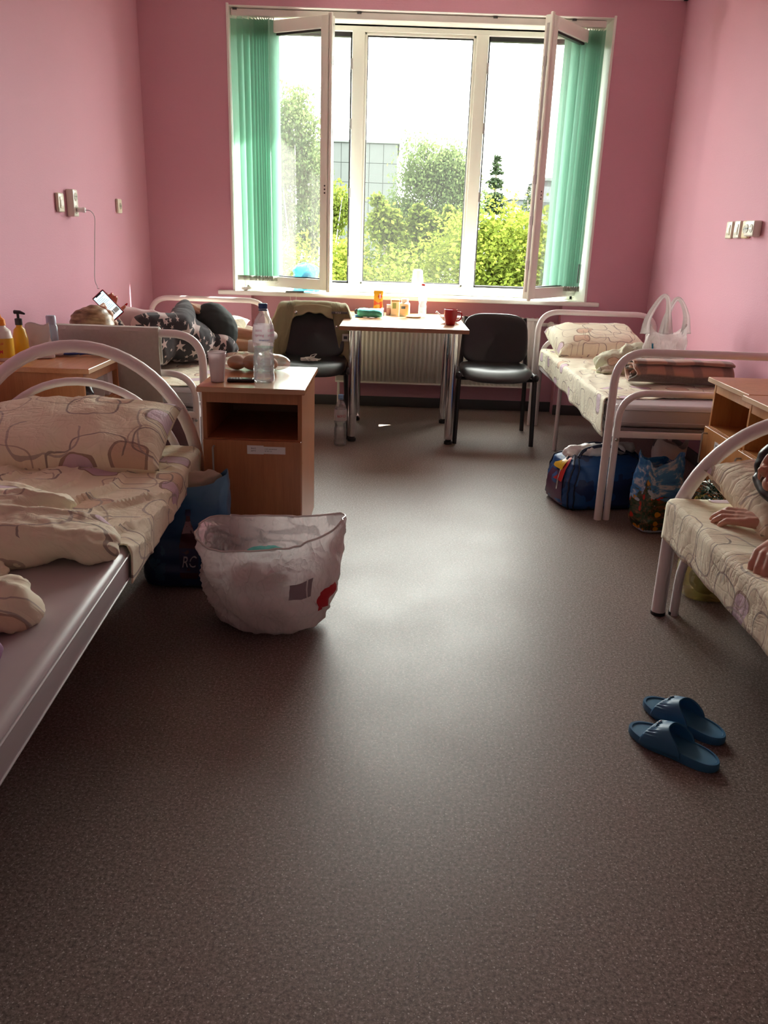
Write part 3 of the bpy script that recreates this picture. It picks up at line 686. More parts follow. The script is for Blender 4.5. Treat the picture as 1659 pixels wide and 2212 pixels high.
def shE(u, v):
    s = u*1.06; yl = 1.93*v; wr = .009*max(-.3, fold(s*1.1, yl*1.1, 4.5, 34))
    if s < .19:
        d = .19-s; a = min(1, d/.05)*pi/2
        return (.0-.022*sin(a)+.01*nz(yl*6, s*3, 5), yl, .462-.024*(1-cos(a))-max(0, d-.05)*.85+.008*nz(yl*9, 1)*d*8)
    return (s-.19, yl+.012*sin(s*20)*sstep(.95, 1, v), .462+wr)
o = B().grid(shE, 60, 110, 1.06, 1.93).build('bed_sheet', LINEN, solid=.004, fix=False); at(o, (1.03, .845, 0)); tag(o, 'cream sheet with lilac lozenges under the dark-haired person', 'sheet')
pillow('plump patterned pillow at the window end of the right far bed', .62, .46, .19, (1.42, 5.74, .665), (radians(14), radians(-3), radians(4)), LINEN2, 7, .012)
pillow('patterned pillow under the dark-haired head at right', .56, .42, .15, (1.42, 2.60, .535), (radians(14), radians(-2), radians(6)), LINEN, 9, .010)
pillow('flat patterned pillow at the window end of the left far bed', .60, .42, .12, (-1.33, 5.86, .645), (radians(16), 0, radians(-3)), LINEN2, 11, .010)
pillow('pillow under the blond head beside the left wall', .50, .40, .17, (-1.48, 4.28, .66), (radians(0), 0, radians(5)), LINEN2, 12, .010)
pillow('crumpled pale pink pillow between blond head and star-patterned sleeve', .42, .36, .22, (-1.47, 4.93, .725), (radians(-25), radians(14), radians(18)), M('pale_pink_cotton', (.62, .47, .47), .8, .06, 12), 15, .02)
# --- clothes and blanket on the right far bed
GREENC = bedding('pale_green_patterned_cloth', (.56, .56, .42), 1.4)
heap('crumpled_clothes', 'bunched pale green patterned cloth lying on the right far bed', 'clothes',
     [((1.36, 4.98, .635), (.11, .11, .07), Rz(20)), ((1.50, 4.98, .67), (.13, .10, .085), Rz(-15)), ((1.60, 4.90, .655), (.10, .07, .08), Rz(30)), ((1.44, 4.90, .62), (.12, .06, .05), Rz(10)), ((1.30, 4.86, .60), (.08, .06, .028), Rz(40)), ((1.55, 5.05, .70), (.07, .05, .04))],
     GREENC, .018, 9, 5, .0105)
def plaid():
    g = N('brown_plaid_wool'); uv = g.coord('UV'); x, y, z = g.sep(uv)
    sx = g.math('SINE', g.math('MULTIPLY', x, 40)); sy = g.math('SINE', g.math('MULTIPLY', y, 40))
    col = g.mix(g.ramp(sx, [(.35, (0, 0, 0)), (.65, (1, 1, 1))]), (.42, .20, .13), (.10, .075, .065))
    col = g.mix(g.math('MULTIPLY', g.ramp(sy, [(.4, (0, 0, 0)), (.7, (1, 1, 1))]), .6), col, (.085, .065, .06))
    col = g.mix(g.math('MULTIPLY', g.noise(uv, 90, 3), .35), col, (.4, .3, .26))
    g.p(col=col, rough=.95, spec=.1, sheen=.4); g.bump(g.noise(uv, 250, 2), .4, .003); return g.m
PLAID = plaid()
def spiral_roll(u, v):   # folded blanket: flattened spiral extruded along x
    th = u*2*pi*2.35; r = .018+.052*u; x = -.27+.54*v
    yy = 1.75*r*cos(th)+.012*nz(x*6, th, 1); zz = r*.95*sin(th)+.008*nz(x*8, th*.7, 4)
    return (x+.02*nz(u*6, v*2, 2)+(.03*nz(th, 0, 7) if v < .05 else 0), yy, zz)
o = B().grid(spiral_roll, 90, 36, .75, .54).build('plaid_blanket', PLAID, solid=.012, fix=False, smooth=80); at(o, (1.60, 4.52, .655), radians(-2)); tag(o, 'folded brown plaid wool blanket on the right far bed', 'blanket')
# --- towel over the end board of the left far bed
def tow(u, v):
    x = .16+.50*u; y0 = 0; L1, L2 = .40, .16; tot = L1+L2+.06; s = v*tot
    wv = .006*sin(u*17+v*3)+.006*nz(u*5, v*5, 9)
    if s < L1: return (x+.02*(1-s/L1)*(u-.3), -.027+wv-.012*(1-s/L1), .44+s)
    if s < L1+.06: a = (s-L1)/.06*pi; return (x, -.027*cos(a)+wv*.4, .84+.022*sin(a))
    return (x, .027+wv*.5, .84-(s-L1-.06))
o = B().grid(tow, 40, 40).build('towel', M('grey_beige_terry', (.52, .49, .43), .95, .1, 60, bump=.5, bs=350, bd=.003, sheen=.3), solid=.007, fix=False); at(o, (-1.775, 4.0, 0)); tag(o, 'grey-beige towel hung over the end board of the left bed', 'towel')
# ================================================================ wall sockets and switches
SOCK = M('ivory_switch_plastic', (.74, .70, .55), .35); SOCKW = M('white_switch_plastic', (.78, .75, .66), .35); HOLE = M('socket_recess', (.33, .30, .22), .5)
def plate(name, label, cat, x, y, z, w, h, d, sgn, kind, mat):
    t = thing(name, label, cat, (x, y, z)); X = lambda a, b_: (min(sgn*a, sgn*b_), max(sgn*a, sgn*b_))
    B().box(*X(0, d), -w/2, w/2, -h/2, h/2, min(.008, d*.4), 3).build('housing', mat, t)
    if kind == 'switch':
        B().box(*X(d-.002, d+.004), -w*.27, w*.27, -h*.30, h*.30, .0025, 2).build('rocker', mat, t)
        B().box(*X(d+.002, d+.0055), -w*.2, w*.2, -h*.18, h*.14, .001, 1).build('rocker_inset', SOCKW, t)
    else:
        zs = (0,) if kind == 'socket' else (h*.24, -h*.24)
        for q in zs:
            ys = (0,)
            if kind == 'pair': ys = (-w*.24, w*.24); zs2 = 0
            b = B().lathe([(.021, .0), (.021, .0035)], 20, (sgn*(d-.001), 0, q), True, (sgn, 0, 0)); r = b.build('socket_well', HOLE, t)
            for e in (-1, 1): B().lathe([(.0028, 0), (.0028, .001)], 8, (sgn*(d+.0026), e*.0095, q), True, (sgn, 0, 0)).build('pin_hole', DARKP, r)
            B().tube([(sgn*(d+.001), .021*cos(k), q+.021*sin(k)) for k in np.linspace(0, 2*pi, 20)], .002, 6).build('socket_rim', mat, t)
    return t
plate('light_switch', 'ivory light switch on the left wall next to the double socket', 'switch', XL, 4.745, 1.432, .085, .10, .02, 1, 'switch', SOCK)
plate('wall_socket', 'white surface double socket on the left wall with charger plugged in', 'socket', XL, 4.90, 1.435, .075, .145, .042, 1, 'double', SOCKW)
plate('wall_socket', 'single ivory socket on the left wall nearest the window', 'socket', XL, 5.765, 1.447, .085, .09, .018, 1, 'socket', SOCK)
plate('light_switch', 'ivory switch on the right wall, nearest the window', 'switch', XR, 5.055, 1.413, .085, .095, .016, -1, 'switch', SOCK)
plate('light_switch', 'ivory switch with grey rocker, second from window on right wall', 'switch', XR, 4.935, 1.415, .085, .095, .018, -1, 'switch', SOCKW)
plate('wall_socket', 'yellowed single socket between switches and white double socket', 'socket', XR, 4.815, 1.414, .085, .095, .02, -1, 'socket', M('yellowed_plastic', (.70, .60, .36), .4))
t = plate('wall_socket', 'white double socket on the right wall, farthest from window', 'socket', XR, 4.70, 1.418, .12, .082, .045, -1, 'none', SOCKW)
for o in [c for c in t.children if c.name.startswith(('socket', 'pin'))]:
    for c in list(o.children): bpy.data.objects.remove(c)
    bpy.data.objects.remove(o)
for e in (-.029, .029):
    r = B().lathe([(.022, 0), (.022, .0035)], 20, (-.044, e, 0), True, (-1, 0, 0)).build('socket_well', HOLE, t)
    B().box(-.0492, -.0474, e-.018, e+.018, -.004, .004).build('shutter', DARKP if e > 0 else SOCK, r, smooth=0)
ch = thing('phone_charger', 'white phone charger plugged into the left wall double socket', 'charger', (XL+.046, 4.90, 1.40))
B().lathe([(.011, 0), (.0125, .003), (.0125, .028), (.0145, .03), (.0145, .044), (.012, .046)], 18, (0, 0, 0), True, (1, 0, 0)).build('plug_body', M('white_charger', (.85, .84, .84), .3), ch)
cb = [(XL+.09, 4.90, 1.40), (XL+.115, 4.92, 1.395), (XL+.11, 4.99, 1.36), (XL+.09, 5.03, 1.28), (XL+.08, 5.02, 1.12), (XL+.09, 4.97, 1.02), (XL+.14, 4.86, .985), (XL+.21, 4.66, .99), (XL+.275, 4.50, 1.0)]
tag(B().tube(spline(cb, 8), .0022, 6).build('charging_cable', M('grey_white_cable', (.42, .36, .37), .5)), 'thin charging cable hanging from the left wall charger to the phone', 'cable')
# ================================================================ jacket on the left chair
KHAKI = M('olive_khaki_cotton', (.30, .275, .155), .85, .12, 14, bump=.15, bs=400, bd=.001)
jk = thing('jacket', 'olive khaki jacket hung over the back of the left chair', 'jacket', (-.53, 5.62, 0), radians(3))
def jac(u, v):
    x = -.285+.57*u; e = abs(u-.5)*2
    drop = .05+.27*sstep(.42, .72, e)+.05*sstep(.75, 1, e)*(1 if u < .5 else .6)
    top = .848-.03*e**3-.09*sstep(.80, 1, e); Lb = .40; tot = Lb+.07+drop; s = v*tot
    wr = .016*fold(x*1.4, s*.8, 7, 3)+.008*sin(u*40+v*5)*sstep(.3, .8, e)
    yb, yf = .285, .195-.055*e*e
    if s < Lb: return (x*(1+.05*sstep(0, 1, 1-s/Lb)), yb+wr+.02*(1-s/Lb), top-Lb+s)
    if s < Lb+.07:
        a = (s-Lb)/.07*pi; c = (yb+yf)/2; return (x, c+(yb-c)*cos(a)+wr*.3, top+.022*sin(a)+wr*.3)
    d = s-Lb-.07; return (x+(.05*d*(1 if u < .5 else -.2))*sstep(.5, 1, e)*1.5, yf-.012-.03*sstep(0, .3, d)+wr, top-d)
B().grid(jac, 60, 60).build('shell', KHAKI, jk, solid=.006, fix=False)
def col(u, v):
    x = -.13+.26*u; e = (u-.5)*2
    return (x+.01*v*e, .165-.035*v+.01*e*e-.006, .855-.02*e*e-.055*v*(1+.5*e*e)+.006*sin(u*20)*v)
B().grid(col, 22, 8).build('collar', KHAKI, jk, solid=.006, fix=False)
B().ell((-.115, .118, .80), (.010, .006, .010), 10, 8).build('snap_button', CHROME, jk)
B().ell((.165, .115, .71), (.008, .005, .008), 10, 8).build('snap_button', CHROME, jk)
pt = B().box(.205, .25, .098, .104, .615, .665, .002, 1).build('badge', M('white_badge', (.75, .74, .68), .6), jk)
B().box(.215, .24, .095, .0985, .63, .65).build('badge_print', INK, pt, smooth=0)
sp = B().box(.13, .24, .135, .15, .795, .81, .002, 1).build('shoulder_tape', INK, jk)
tv, tf = text2d('FOLK', .016)
decal('tape_lettering', (tv, tf), lambda a, c: (.155+a, .1338, .797+c), STICK, sp)
# earphones / cable heap on the seat
WCB = M('white_cable', (.80, .79, .74), .4)
cp = [(.035*cos(k*1.9)+.02*sin(k*.7), .028*sin(k*2.3), .004+.004*(k % 3)+.035*max(0, sin(k*.9))*(k/24)) for k in range(26)]
o = B().tube(spline(cp, 6), .0022, 6).build('charger_cable', WCB); at(o, (-.515, 5.52, .503)); tag(o, 'tangled white cable lying on the left chair seat', 'cable')
o = B().box(-.022, .022, -.012, .012, 0, .02, .004).build('power_adapter', WCB); at(o, (-.575, 5.52, .503), .4); tag(o, 'small white power adapter on the left chair seat', 'adapter')
# ================================================================ bottles
PET = thin('clear_pet_plastic', (.85, .92, .95), .10, .03, .5, .22); BLUECAP = M('blue_bottle_cap', (.05, .12, .34), .35)
LBLUE = M('pale_blue_cap', (.20, .38, .62), .35); REDCAP = M('red_cap', (.62, .03, .03), .35)
WATER = thin('water', (.65, .78, .80), .10, .02, .6, .10); LABELW = thin('white_film_label', (.80, .72, .76), .55, .3, .6, .05); LABELR = thin('white_red_label', (.86, .80, .78), .85, .3, .6, .05)
REDINK = M('red_print', (.60, .02, .04), .5); PINKINK = M('magenta_print', (.50, .10, .22), .5); BLUEINK = M('blue_print', (.04, .10, .42), .5)
def bottle(label, loc, H, R, cap, water=0, lab=None, texts=(), rz=0, waist=.86, labmat=None):
    t = thing('water_bottle', label, 'bottle', loc, rz); rr = []
    for i in range(41):
        z = i/40; r = R
        if z < .03: r = R*(.82+.18*sqrt(z/.03))
        if .12 < z < .30: r = R*(1-.025*(1+sin(z*170)))
        r *= 1-(1-waist)*math.exp(-((z-.42)/.06)**2)
        if .66 < z: r = R*(.36+.64*max(0, 1-((z-.66)/.255)**2)**.75) if z < .91 else R*.36
        rr.append((r, z*H*.955))
    sh = [((lambda a, r=r, z=z: r*(1+.012*cos(5*a)*(1 if z < .1*H else .0))), z) for r, z in rr]
    B().lathe(sh, 28, cap=True).build('shell', PET, t, smooth=50)
    B().lathe([(R*.40, H*.935), (R*.42, H*.94), (R*.42, H*.995), (R*.38, H)], 24).build('cap', cap, t)
    B().tube([(R*.40*cos(k), R*.40*sin(k), H*.918) for k in np.linspace(0, 2*pi, 24)], R*.05, 6).build('neck_ring', cap if cap != REDCAP else PET, t)
    if water:
        pr = [(r-.0015, z) for r, z in rr if z < water*H]; B().lathe(pr, 28).build('water', WATER, t, smooth=50)
    if lab:
        z0, z1 = lab; lo = B(); n = 36
        def rad(z): return np.interp(z, [q[1] for q in rr], [q[0] for q in rr])+.0008
        lo.grid(lambda u, v: ((rad((z0+(z1-z0)*v)*H))*cos(2*pi*u), (rad((z0+(z1-z0)*v)*H))*sin(2*pi*u), (z0+(z1-z0)*v)*H), n, 8, wrapu=True)
        l = lo.build('label', labmat or LABELW, t, fix=False)
        for s, sz, ang, zz, mt in texts:
            v, f = text2d(s, sz)
            if v: decal('lettering', (v, f), lambda a, c: ((rad(zz*H+c)+.0008)*cos(ang+a/R), (rad(zz*H+c)+.0008)*sin(ang+a/R), zz*H+c), mt, l)
    return t
bottle('large clear water bottle with dark blue cap on the beech cabinet', (-.512, 3.345, .73), .315, .043, BLUECAP, .47, (.52, .74),
       [('святой', .016, radians(-58), .66, PINKINK), ('источник', .015, radians(-58), .60, PINKINK), ('saint', .016, radians(-128), .66, PINKINK), ('spring', .016, radians(-130), .60, PINKINK), ('минерал.', .010, radians(-105), .545, BLUEINK)])
bottle('clear water bottle with pale blue cap on the floor by the table leg', (-.305, 5.235, 0), .335, .042, LBLUE, .45, (.50, .72),
       [('ЫХО', .024, radians(-115), .575, REDINK)], labmat=LABELR)
bottle('small red-capped water bottle standing on the table', (.228, 6.08, .765), .235, .031, REDCAP, .30, (.50, .70), [('кола', .016, radians(-95), .58, REDINK)], labmat=LABELW)
# ---------------------------------------------------------------- things on the beech cabinet
t = thing('plastic_cup', 'frosted white plastic cup at the left edge of the beech cabinet', 'cup', (-.697, 3.315, .73))
CUPM = thin('frosted_cup_plastic', (.82, .70, .70), .72, .25, .5, .06)
pf = [(.024, 0), (.026, .002)]+[(.026+.0105*z/.12, z) for z in np.linspace(.004, .12, 12)]; B().lathe(pf, 28, cap=False).build('wall', CUPM, t, solid=.001, fix=False)
B().lathe([(.0245, .002), (.0245, .0032)], 24).build('base', CUPM, t); B().tube([(.0372*cos(k), .0372*sin(k), .121) for k in np.linspace(0, 2*pi, 32)], .0018, 6).build('rim', CUPM, t)
t = thing('keypad_phone', 'small black keypad phone beside the frosted cup', 'phone', (-.605, 3.335, .73), radians(8))
BLKPL = M('black_phone_plastic', (.015, .015, .017), .3); GLS = M('phone_screen_glass', (.05, .06, .055), .05)
B().box(-.056, .056, -.024, .024, 0, .014, .006, 3).build('body', BLKPL, t); B().box(.004, .046, -.018, .018, .0135, .0148, .001, 1).build('screen', GLS, t)
for i in range(4):
    for j in range(3): B().box(-.048+i*.012, -.039+i*.012, -.017+j*.0125, -.008+j*.0125, .0135, .0152, .001, 1).build('key', M('phone_key', (.06, .06, .065), .4), t)
BREAD = M('golden_bread_crust', (.50, .22, .08), .6, .25, 18)
for x, s, l in ((-.675, .043, 'left pale bun inside the clear bread bag'), (-.605, .046, 'middle bun inside the clear bread bag'), (-.535, .042, 'right bun inside the clear bread bag')):
    o = B().ell((0, 0, 0), (s, s*1.05, s*.72), 20, 12).build('bread_bun', BREAD); at(o, (x, 3.63, .73+s*.72+.002)); tag(o, l, 'bun', 'buns in the bread bag')
FILM = thin('clear_bag_film', (.92, .90, .88), .10, .12, .4, .30)
def bagfilm(u, v):
    a = 2*pi*u; x = -.165+.33*v; p = max(0, 1-(abs(x)/.168)**3)**.5; pinch = 1 if abs(x) < .12 else .8
    r = .0555*p+.006; w = 1+.14*nz(u*6*cos(a), v*9, 3)+.10*nz(cos(a)*4, sin(a)*4, v*7)
    return (x, r*1.05*cos(a)*w, .036+r*.68*sin(a)*w if sin(a) > -.6 else max(.002, .036+r*.62*sin(a)))
o = B().grid(bagfilm, 36, 40, wrapu=True).build('bread_bag', FILM, fix=False, smooth=25); at(o, (-.605, 3.63, .73), radians(2)); tag(o, 'clear crinkled plastic bag around the buns on the beech cabinet', 'bag')
# ---------------------------------------------------------------- things on the left-wall cabinet
YEL = M('yellow_plastic', (.72, .42, .02), .3); ORG = M('orange_cap', (.85, .30, .02), .35)
WBT = M('white_bottle_plastic', (.80, .76, .70), .35)
t = thing('lotion_bottle', 'white lotion bottle with yellow label and orange cap at left edge', 'bottle', (-1.675, 3.56, .75), radians(20))
B().lathe([(.038, 0), (.042, .006), (.043, .09), (.036, .125), (.018, .142), (.017, .15)], 24).build('bottle_body', WBT, t)
l = B().grid(lambda u, v: (.0438*cos(2*pi*u), .0438*sin(2*pi*u), .014+.082*v), 28, 4, wrapu=True).build('label', YEL, t, fix=False)
tv, tf = text2d('ЭТЕЛЬЯ', .013); decal('lettering', (tv, tf), lambda a, c: (.0445*cos(radians(-150)+a/.0445), .0445*sin(radians(-150)+a/.0445), .07+c), REDINK, l)
for i, mm in ((0, BLUEINK), (1, REDINK)):
    decal('butterfly_print', ([(-.006, 0), (0, .006), (.006, 0), (.006, .013), (0, .008), (-.006, .013)], [(0, 1, 4, 5), (1, 2, 3, 4)]), lambda a, c, i=i: (.0445*cos(radians(-120)+(a+i*.017)/.0445), .0445*sin(radians(-120)+(a+i*.017)/.0445), .03+c*1.6), mm, l)
B().lathe([(.018, .148), (.02, .15), (.018, .172), (.008, .182)], 20).build('cap', ORG, t)
B().tube([(0, 0, .178), (0, 0, .19), (-.03, -.01, .194)], .006, 8).build('spout', ORG, t)
t = thing('pump_bottle', 'yellow bottle with black pump dispenser beside the lotion bottle', 'bottle', (-1.655, 3.69, .75), radians(-10))
B().lathe([(.03, 0), (.033, .005), (.033, .08), (.024, .118), (.013, .13), (.013, .14)], 24).build('bottle_body', YEL, t)
B().lathe([(.016, .138), (.016, .165), (.006, .168), (.006, .19)], 16).build('pump_collar', BLKPL, t)
B().tube([(-.016, 0, .193), (.012, 0, .193), (.034, 0, .187)], [.009, .008, .004], 8).build('pump_head', BLKPL, t)
def pouch(u, v):
    a = 2*pi*u; th = .022*(1-v**1.5)+.002; return (.055*(1-.05*v)*cos(a)+.006*nz(u*5, v*4), th*sin(a)*(1+.3*nz(u*7, v*5, 2)), .135*v+.006*cos(3*a)*v)
o = B().grid(pouch, 32, 16, wrapu=True).build('refill_pouch', M('white_foil_pouch', (.72, .70, .70), .35), fix=False, solid=.001); at(o, (-1.612, 3.775, .752), radians(12)); tag(o, 'white plastic refill pouch between yellow pump bottle and grey bottle', 'pouch')
t = thing('grey_bottle', 'tall translucent grey-blue toiletry bottle nearest the left bed', 'bottle', (-1.565, 3.825, .75))
GBT = thin('grey_blue_bottle', (.42, .46, .52), .7, .2, .4, .1)
B().lathe([(.024, 0), (.026, .004), (.026, .12), (.022, .13)], 20).build('bottle_body', GBT, t); B().lathe([(.022, .13), (.022, .165), (.019, .17)], 20).build('cap', M('pale_lilac_cap', (.42, .45, .58), .4), t)
for i, (x, y, a, l) in enumerate(((-1.535, 3.64, 25, 'folded white tissue pack on the left cabinet, nearer the viewer'), (-1.515, 3.70, 38, 'white tube lying behind the tissue pack on the left cabinet'))):
    o = (B().box(-.045, .045, -.018, .018, 0, .018, .006, 2) if i == 0 else B().tube([(-.045, 0, .013), (.03, 0, .013), (.045, 0, .013)], [.004, .013, .010], 12)).build('tissue_pack' if i == 0 else 'cream_tube', M('white_wrap', (.80, .77, .77), .35)); at(o, (x, y, .752), radians(a)); tag(o, l, 'tissue' if i == 0 else 'tube')
t = thing('hairbrush', 'red and blue hairbrush lying on the left-wall cabinet', 'brush', (-1.415, 3.745, .75), radians(4))
BLUEP = M('blue_brush_plastic', (.035, .07, .28), .3)
B().ell((-.055, 0, .012), (.06, .026, .009), 24, 10).build('brush_back', BLUEP, t); B().ell((-.057, 0, .020), (.052, .021, .010), 24, 10).build('cushion', M('red_brush_cushion', (.35, .04, .07), .5), t)
B().tube(spline([(0, 0, .012), (.03, .002, .016), (.075, .0, .013), (.12, -.004, .012)]), [.010]+[.0095]*17+[.009], 10, flat=.7).build('brush_handle', BLUEP, t)
bs = B()
for i in range(9):
    for j in range(5): bs.tube([(-.098+i*.0105, -.014+j*.007, .027), (-.098+i*.0105, -.014+j*.007, .037)], .0008, 4)
o = bs.build('bristles', DARKP, t); o['kind'] = 'stuff'
B().tube([(-.02+.012*cos(k), .018*0+.01*sin(k), .033+.012*sin(k*1)) for k in np.linspace(0, 2*pi, 16)], .0022, 6).build('hair_tie', M('maroon_hair_tie', (.10, .02, .03), .7), t)
# inside its open shelf
o = B().box(-.07, .07, -.05, .05, 0, .10, .003, 1).build('paper_box', M('pale_pink_carton', (.68, .58, .58), .6)); at(o, (-1.36, 3.76, .578), radians(8)); tag(o, 'pale carton standing in the open shelf of the left-wall cabinet', 'box')
o = B().box(-.05, .05, -.002, .002, 0, .115).build('paper_sheet', STICK); at(o, (-1.345, 3.68, .578), radians(14)); tag(o, 'white paper sheet leaning in the open shelf of the left-wall cabinet', 'paper')
heap('black_bag', 'small crumpled black bag in the open shelf of the left-wall cabinet', 'bag', [((0, 0, .035), (.09, .055, .033)), ((.03, .0, .05), (.05, .04, .035))], M('black_film', (.02, .02, .024), .3), .008, 14, 4, .008, (-1.38, 3.55, .58))
# ---------------------------------------------------------------- things on the table
TEAL = M('teal_terry', (.06, .33, .29), .95, .2, 60, bump=.5, bs=300, bd=.003)
def roll(u, v):
    a = 2*pi*u; x = -.088+.176*v; e = 1-.35*(abs(x)/.09)**8; return (x, .042*e*cos(a)+.004*nz(a, v*6), .033+.031*e*sin(a)+.004*nz(cos(a)*2, v*8, 3))
b = B().grid(roll, 32, 24, wrapu=True); b.raw([roll(k/32, 0) for k in range(32)], [tuple(range(32))]); b.raw([roll(k/32, 1) for k in range(32)], [tuple(range(32))])
o = b.build('towel_roll', TEAL); at(o, (-.145, 5.90, .766), radians(-8)); tag(o, 'teal rolled towel at the left end of the table', 'towel')
t = thing('sunglasses', 'dark glasses lying behind the teal towel roll', 'glasses', (-.245, 6.02, .765))
B().ell((0, 0, .027), (.017, .012, .022), 14, 10).build('lens', DARKP, t); B().ell((.036, .01, .027), (.017, .012, .022), 14, 10).build('lens', DARKP, t); B().tube([(.0, 0, .03), (.036, .01, .03)], .003, 6).build('bridge', DARKP, t)
o = B().box(-.03, .03, -.012, .012, 0, .02, .006, 2).build('blue_pack', M('blue_wrapper', (.08, .25, .62), .3)); at(o, (-.225, 5.91, .765), .3); tag(o, 'small blue pack peeking out left of the teal towel', 'pack')
t = thing('snack_packet', 'yellow packet with red diamond standing on the table', 'packet', (-.095, 6.20, .765), radians(-4))
def pk(sg): return lambda u, v: (-.033+.066*u+.004*nz(v*5, u*2), sg*(.014*(4*u*(1-u))**.6*(4*v*(1-v))**.5+.001), .168*v)
fr = B().grid(pk(-1), 10, 14).build('front_foil', M('yellow_foil', (.80, .42, .02), .35), t, fix=False); B().grid(pk(1), 10, 14).build('back_foil', M('yellow_foil', (.80, .42, .02), .35), t, fix=False)
pm = lambda a, c: (a, -(.014*(4*max(0, min(1, (a+.033)/.066))*(1-max(0, min(1, (a+.033)/.066))))**.6*(4*(c/.168)*(1-c/.168))**.5+.0025), c)
def poly(p): return p, [tuple(range(len(p)))]
decal('red_diamond', poly([(.013, .105), (.028, .128), (.013, .156), (-.002, .128)]), pm, REDINK, fr, 3)
decal('white_stripe', poly([(.009, .112), (.017, .112), (.017, .148), (.009, .148)]), lambda a, c: (pm(a, c)[0], pm(a, c)[1]-.001, c), STICK, fr, 1)
decal('red_band', poly([(-.031, .06), (-.031, .10), (.0, .082), (.03, .095), (.03, .02), (.018, .02), (.012, .072), (-.01, .07)]), pm, M('orange_red_print', (.75, .10, .02), .4), fr, 2)
t = thing('medicine_bottle', 'tiny dark bottle with white cap in front of the yellow packet', 'bottle', (-.062, 6.07, .765)); B().lathe([(.011, 0), (.011, .035), (.007, .042)], 14).build('bottle_body', DARKP, t); B().lathe([(.009, .042), (.009, .056)], 14).build('cap', WBT, t)
CRM = M('cream_carton', (.80, .68, .45), .5)
t = thing('juice_carton', 'small cream carton left of the cream jar on the table', 'carton', (.03, 6.15, .765), radians(6)); B().box(-.03, .03, -.025, .025, 0, .115, .003, 1).build('carton_body', CRM, t); pr = B().box(-.022, .005, -.0265, -.024, .05, .09).build('green_print', M('olive_print', (.30, .36, .12), .5), t, smooth=0); B().box(-.03, .03, -.0265, -.024, .1, .108).build('brown_stripe', M('brown_print', (.35, .16, .05), .5), t, smooth=0)
t = thing('cream_jar', 'cream plastic jar with wide lid on the table', 'jar', (.10, 6.10, .765)); B().lathe([(.036, 0), (.038, .004), (.038, .09), (.028, .10)], 24).build('jar_body', CRM, t); B().lathe([(.024, .10), (.026, .102), (.026, .122), (.023, .125)], 24).build('lid', WBT, t)
l = B().grid(lambda u, v: (.0386*cos(radians(-150)+u*2.2), .0386*sin(radians(-150)+u*2.2), .015+.06*v), 14, 3).build('label', M('peach_label', (.78, .55, .30), .5), t, fix=False)
B().grid(lambda u, v: (.0394*cos(radians(-130)+u*.8), .0394*sin(radians(-130)+u*.8), .055+.018*v), 6, 2).build('dark_logo', M('blue_grey_print', (.08, .12, .16), .5), l, fix=False)
t = thing('pill_bottle', 'small white pill bottle left of the juice carton', 'bottle', (-.018, 6.16, .765)); B().lathe([(.016, 0), (.016, .045), (.012, .05)], 16).build('bottle_body', M('pinkish_bottle', (.55, .30, .25), .4), t); B().lathe([(.014, .05), (.014, .075)], 16).build('cap', WBT, t)
o = B().lathe([(.05, 0), (.055, .004), (.056, .008), (.05, .005)], 28).build('saucer', M('amber_plastic', (.62, .40, .14), .3)); at(o, (.165, 6.02, .766)); tag(o, 'flat amber lid lying on the table beside the red-capped bottle', 'lid')
t = thing('red_mug', 'glossy red mug at the right end of the table', 'mug', (.40, 5.575, .765), radians(-5)); REDG = M('red_glaze', (.40, .012, .02), .15)
B().lathe([(.030, 0), (.033, .004), (.044, .06), (.0455, .103), (.043, .1035), (.0425, .06), (.030, .008)], 32).build('mug_body', REDG, t); B().tube(spline([(.043, 0, .085), (.068, 0, .082), (.072, 0, .055), (.055, 0, .032), (.038, 0, .03)]), .0055, 8).build('handle', REDG, t)
t = thing('bowl', 'white bowl behind the red mug', 'bowl', (.415, 5.73, .765)); B().lathe([(.035, 0), (.04, .003), (.072, .032), (.082, .044), (.080, .045), (.066, .030), (.03, .008)], 32).build('bowl_body', M('white_porcelain', (.80, .78, .72), .2), t)
o = B().tube([(0, 0, 0), (-.06, -.01, .045), (-.085, -.012, .062)], [.004, .004, .008], 8).build('spoon', M('white_plastic_spoon', (.8, .8, .78), .3)); at(o, (.395, 5.73, .775)); tag(o, 'white spoon resting in the bowl behind the mug', 'spoon')
# ---------------------------------------------------------------- window sill
t = thing('paper_cup', 'white tapered paper cup standing upside down on the window sill', 'cup', (.20, 6.585, .885)); B().lathe([(.056, 0), (.0565, .008), (.054, .01), (.036, .185), (.033, .188)], 28).build('cup_wall', M('white_paper', (.85, .85, .82), .7), t); B().lathe([(.034, .187), (.032, .189)], 24).build('cup_base', M('white_paper', (.85, .85, .82), .7), t)
BLUEF = thin('cyan_bag_film', (.06, .50, .68), .72, .2, .6, .12)
def bb(u, v):
    a = 2*pi*u; r = (.112*(1-.25*v)*(1-.15*(1-v)**3)+.02*nz(cos(a)*2, sin(a)*2, v*3)+.012*nz(cos(a)*6, sin(a)*6, v*9)); q = sqrt(max(0, 1-max(0, v-.72)**2/.0785))
    return (r*cos(a)*q, r*.62*sin(a)*q, .212*v+.015*nz(cos(a)*3, sin(a)*3, 5)*v)
o = B().grid(bb, 48, 36, wrapu=True).build('blue_plastic_bag', BLUEF, fix=False, smooth=25); at(o, (-.665, 6.50, .887)); tag(o, 'crumpled cyan plastic bag on the window sill', 'bag')
heap('bag_contents', 'grey bundle inside the cyan plastic bag', 'bundle', [((0, 0, .06), (.07, .045, .05)), ((.02, 0, .10), (.05, .04, .05))], M('grey_blue_bundle', (.35, .45, .50), .6), .008, 12, 3, .01, (-.665, 6.50, .895))
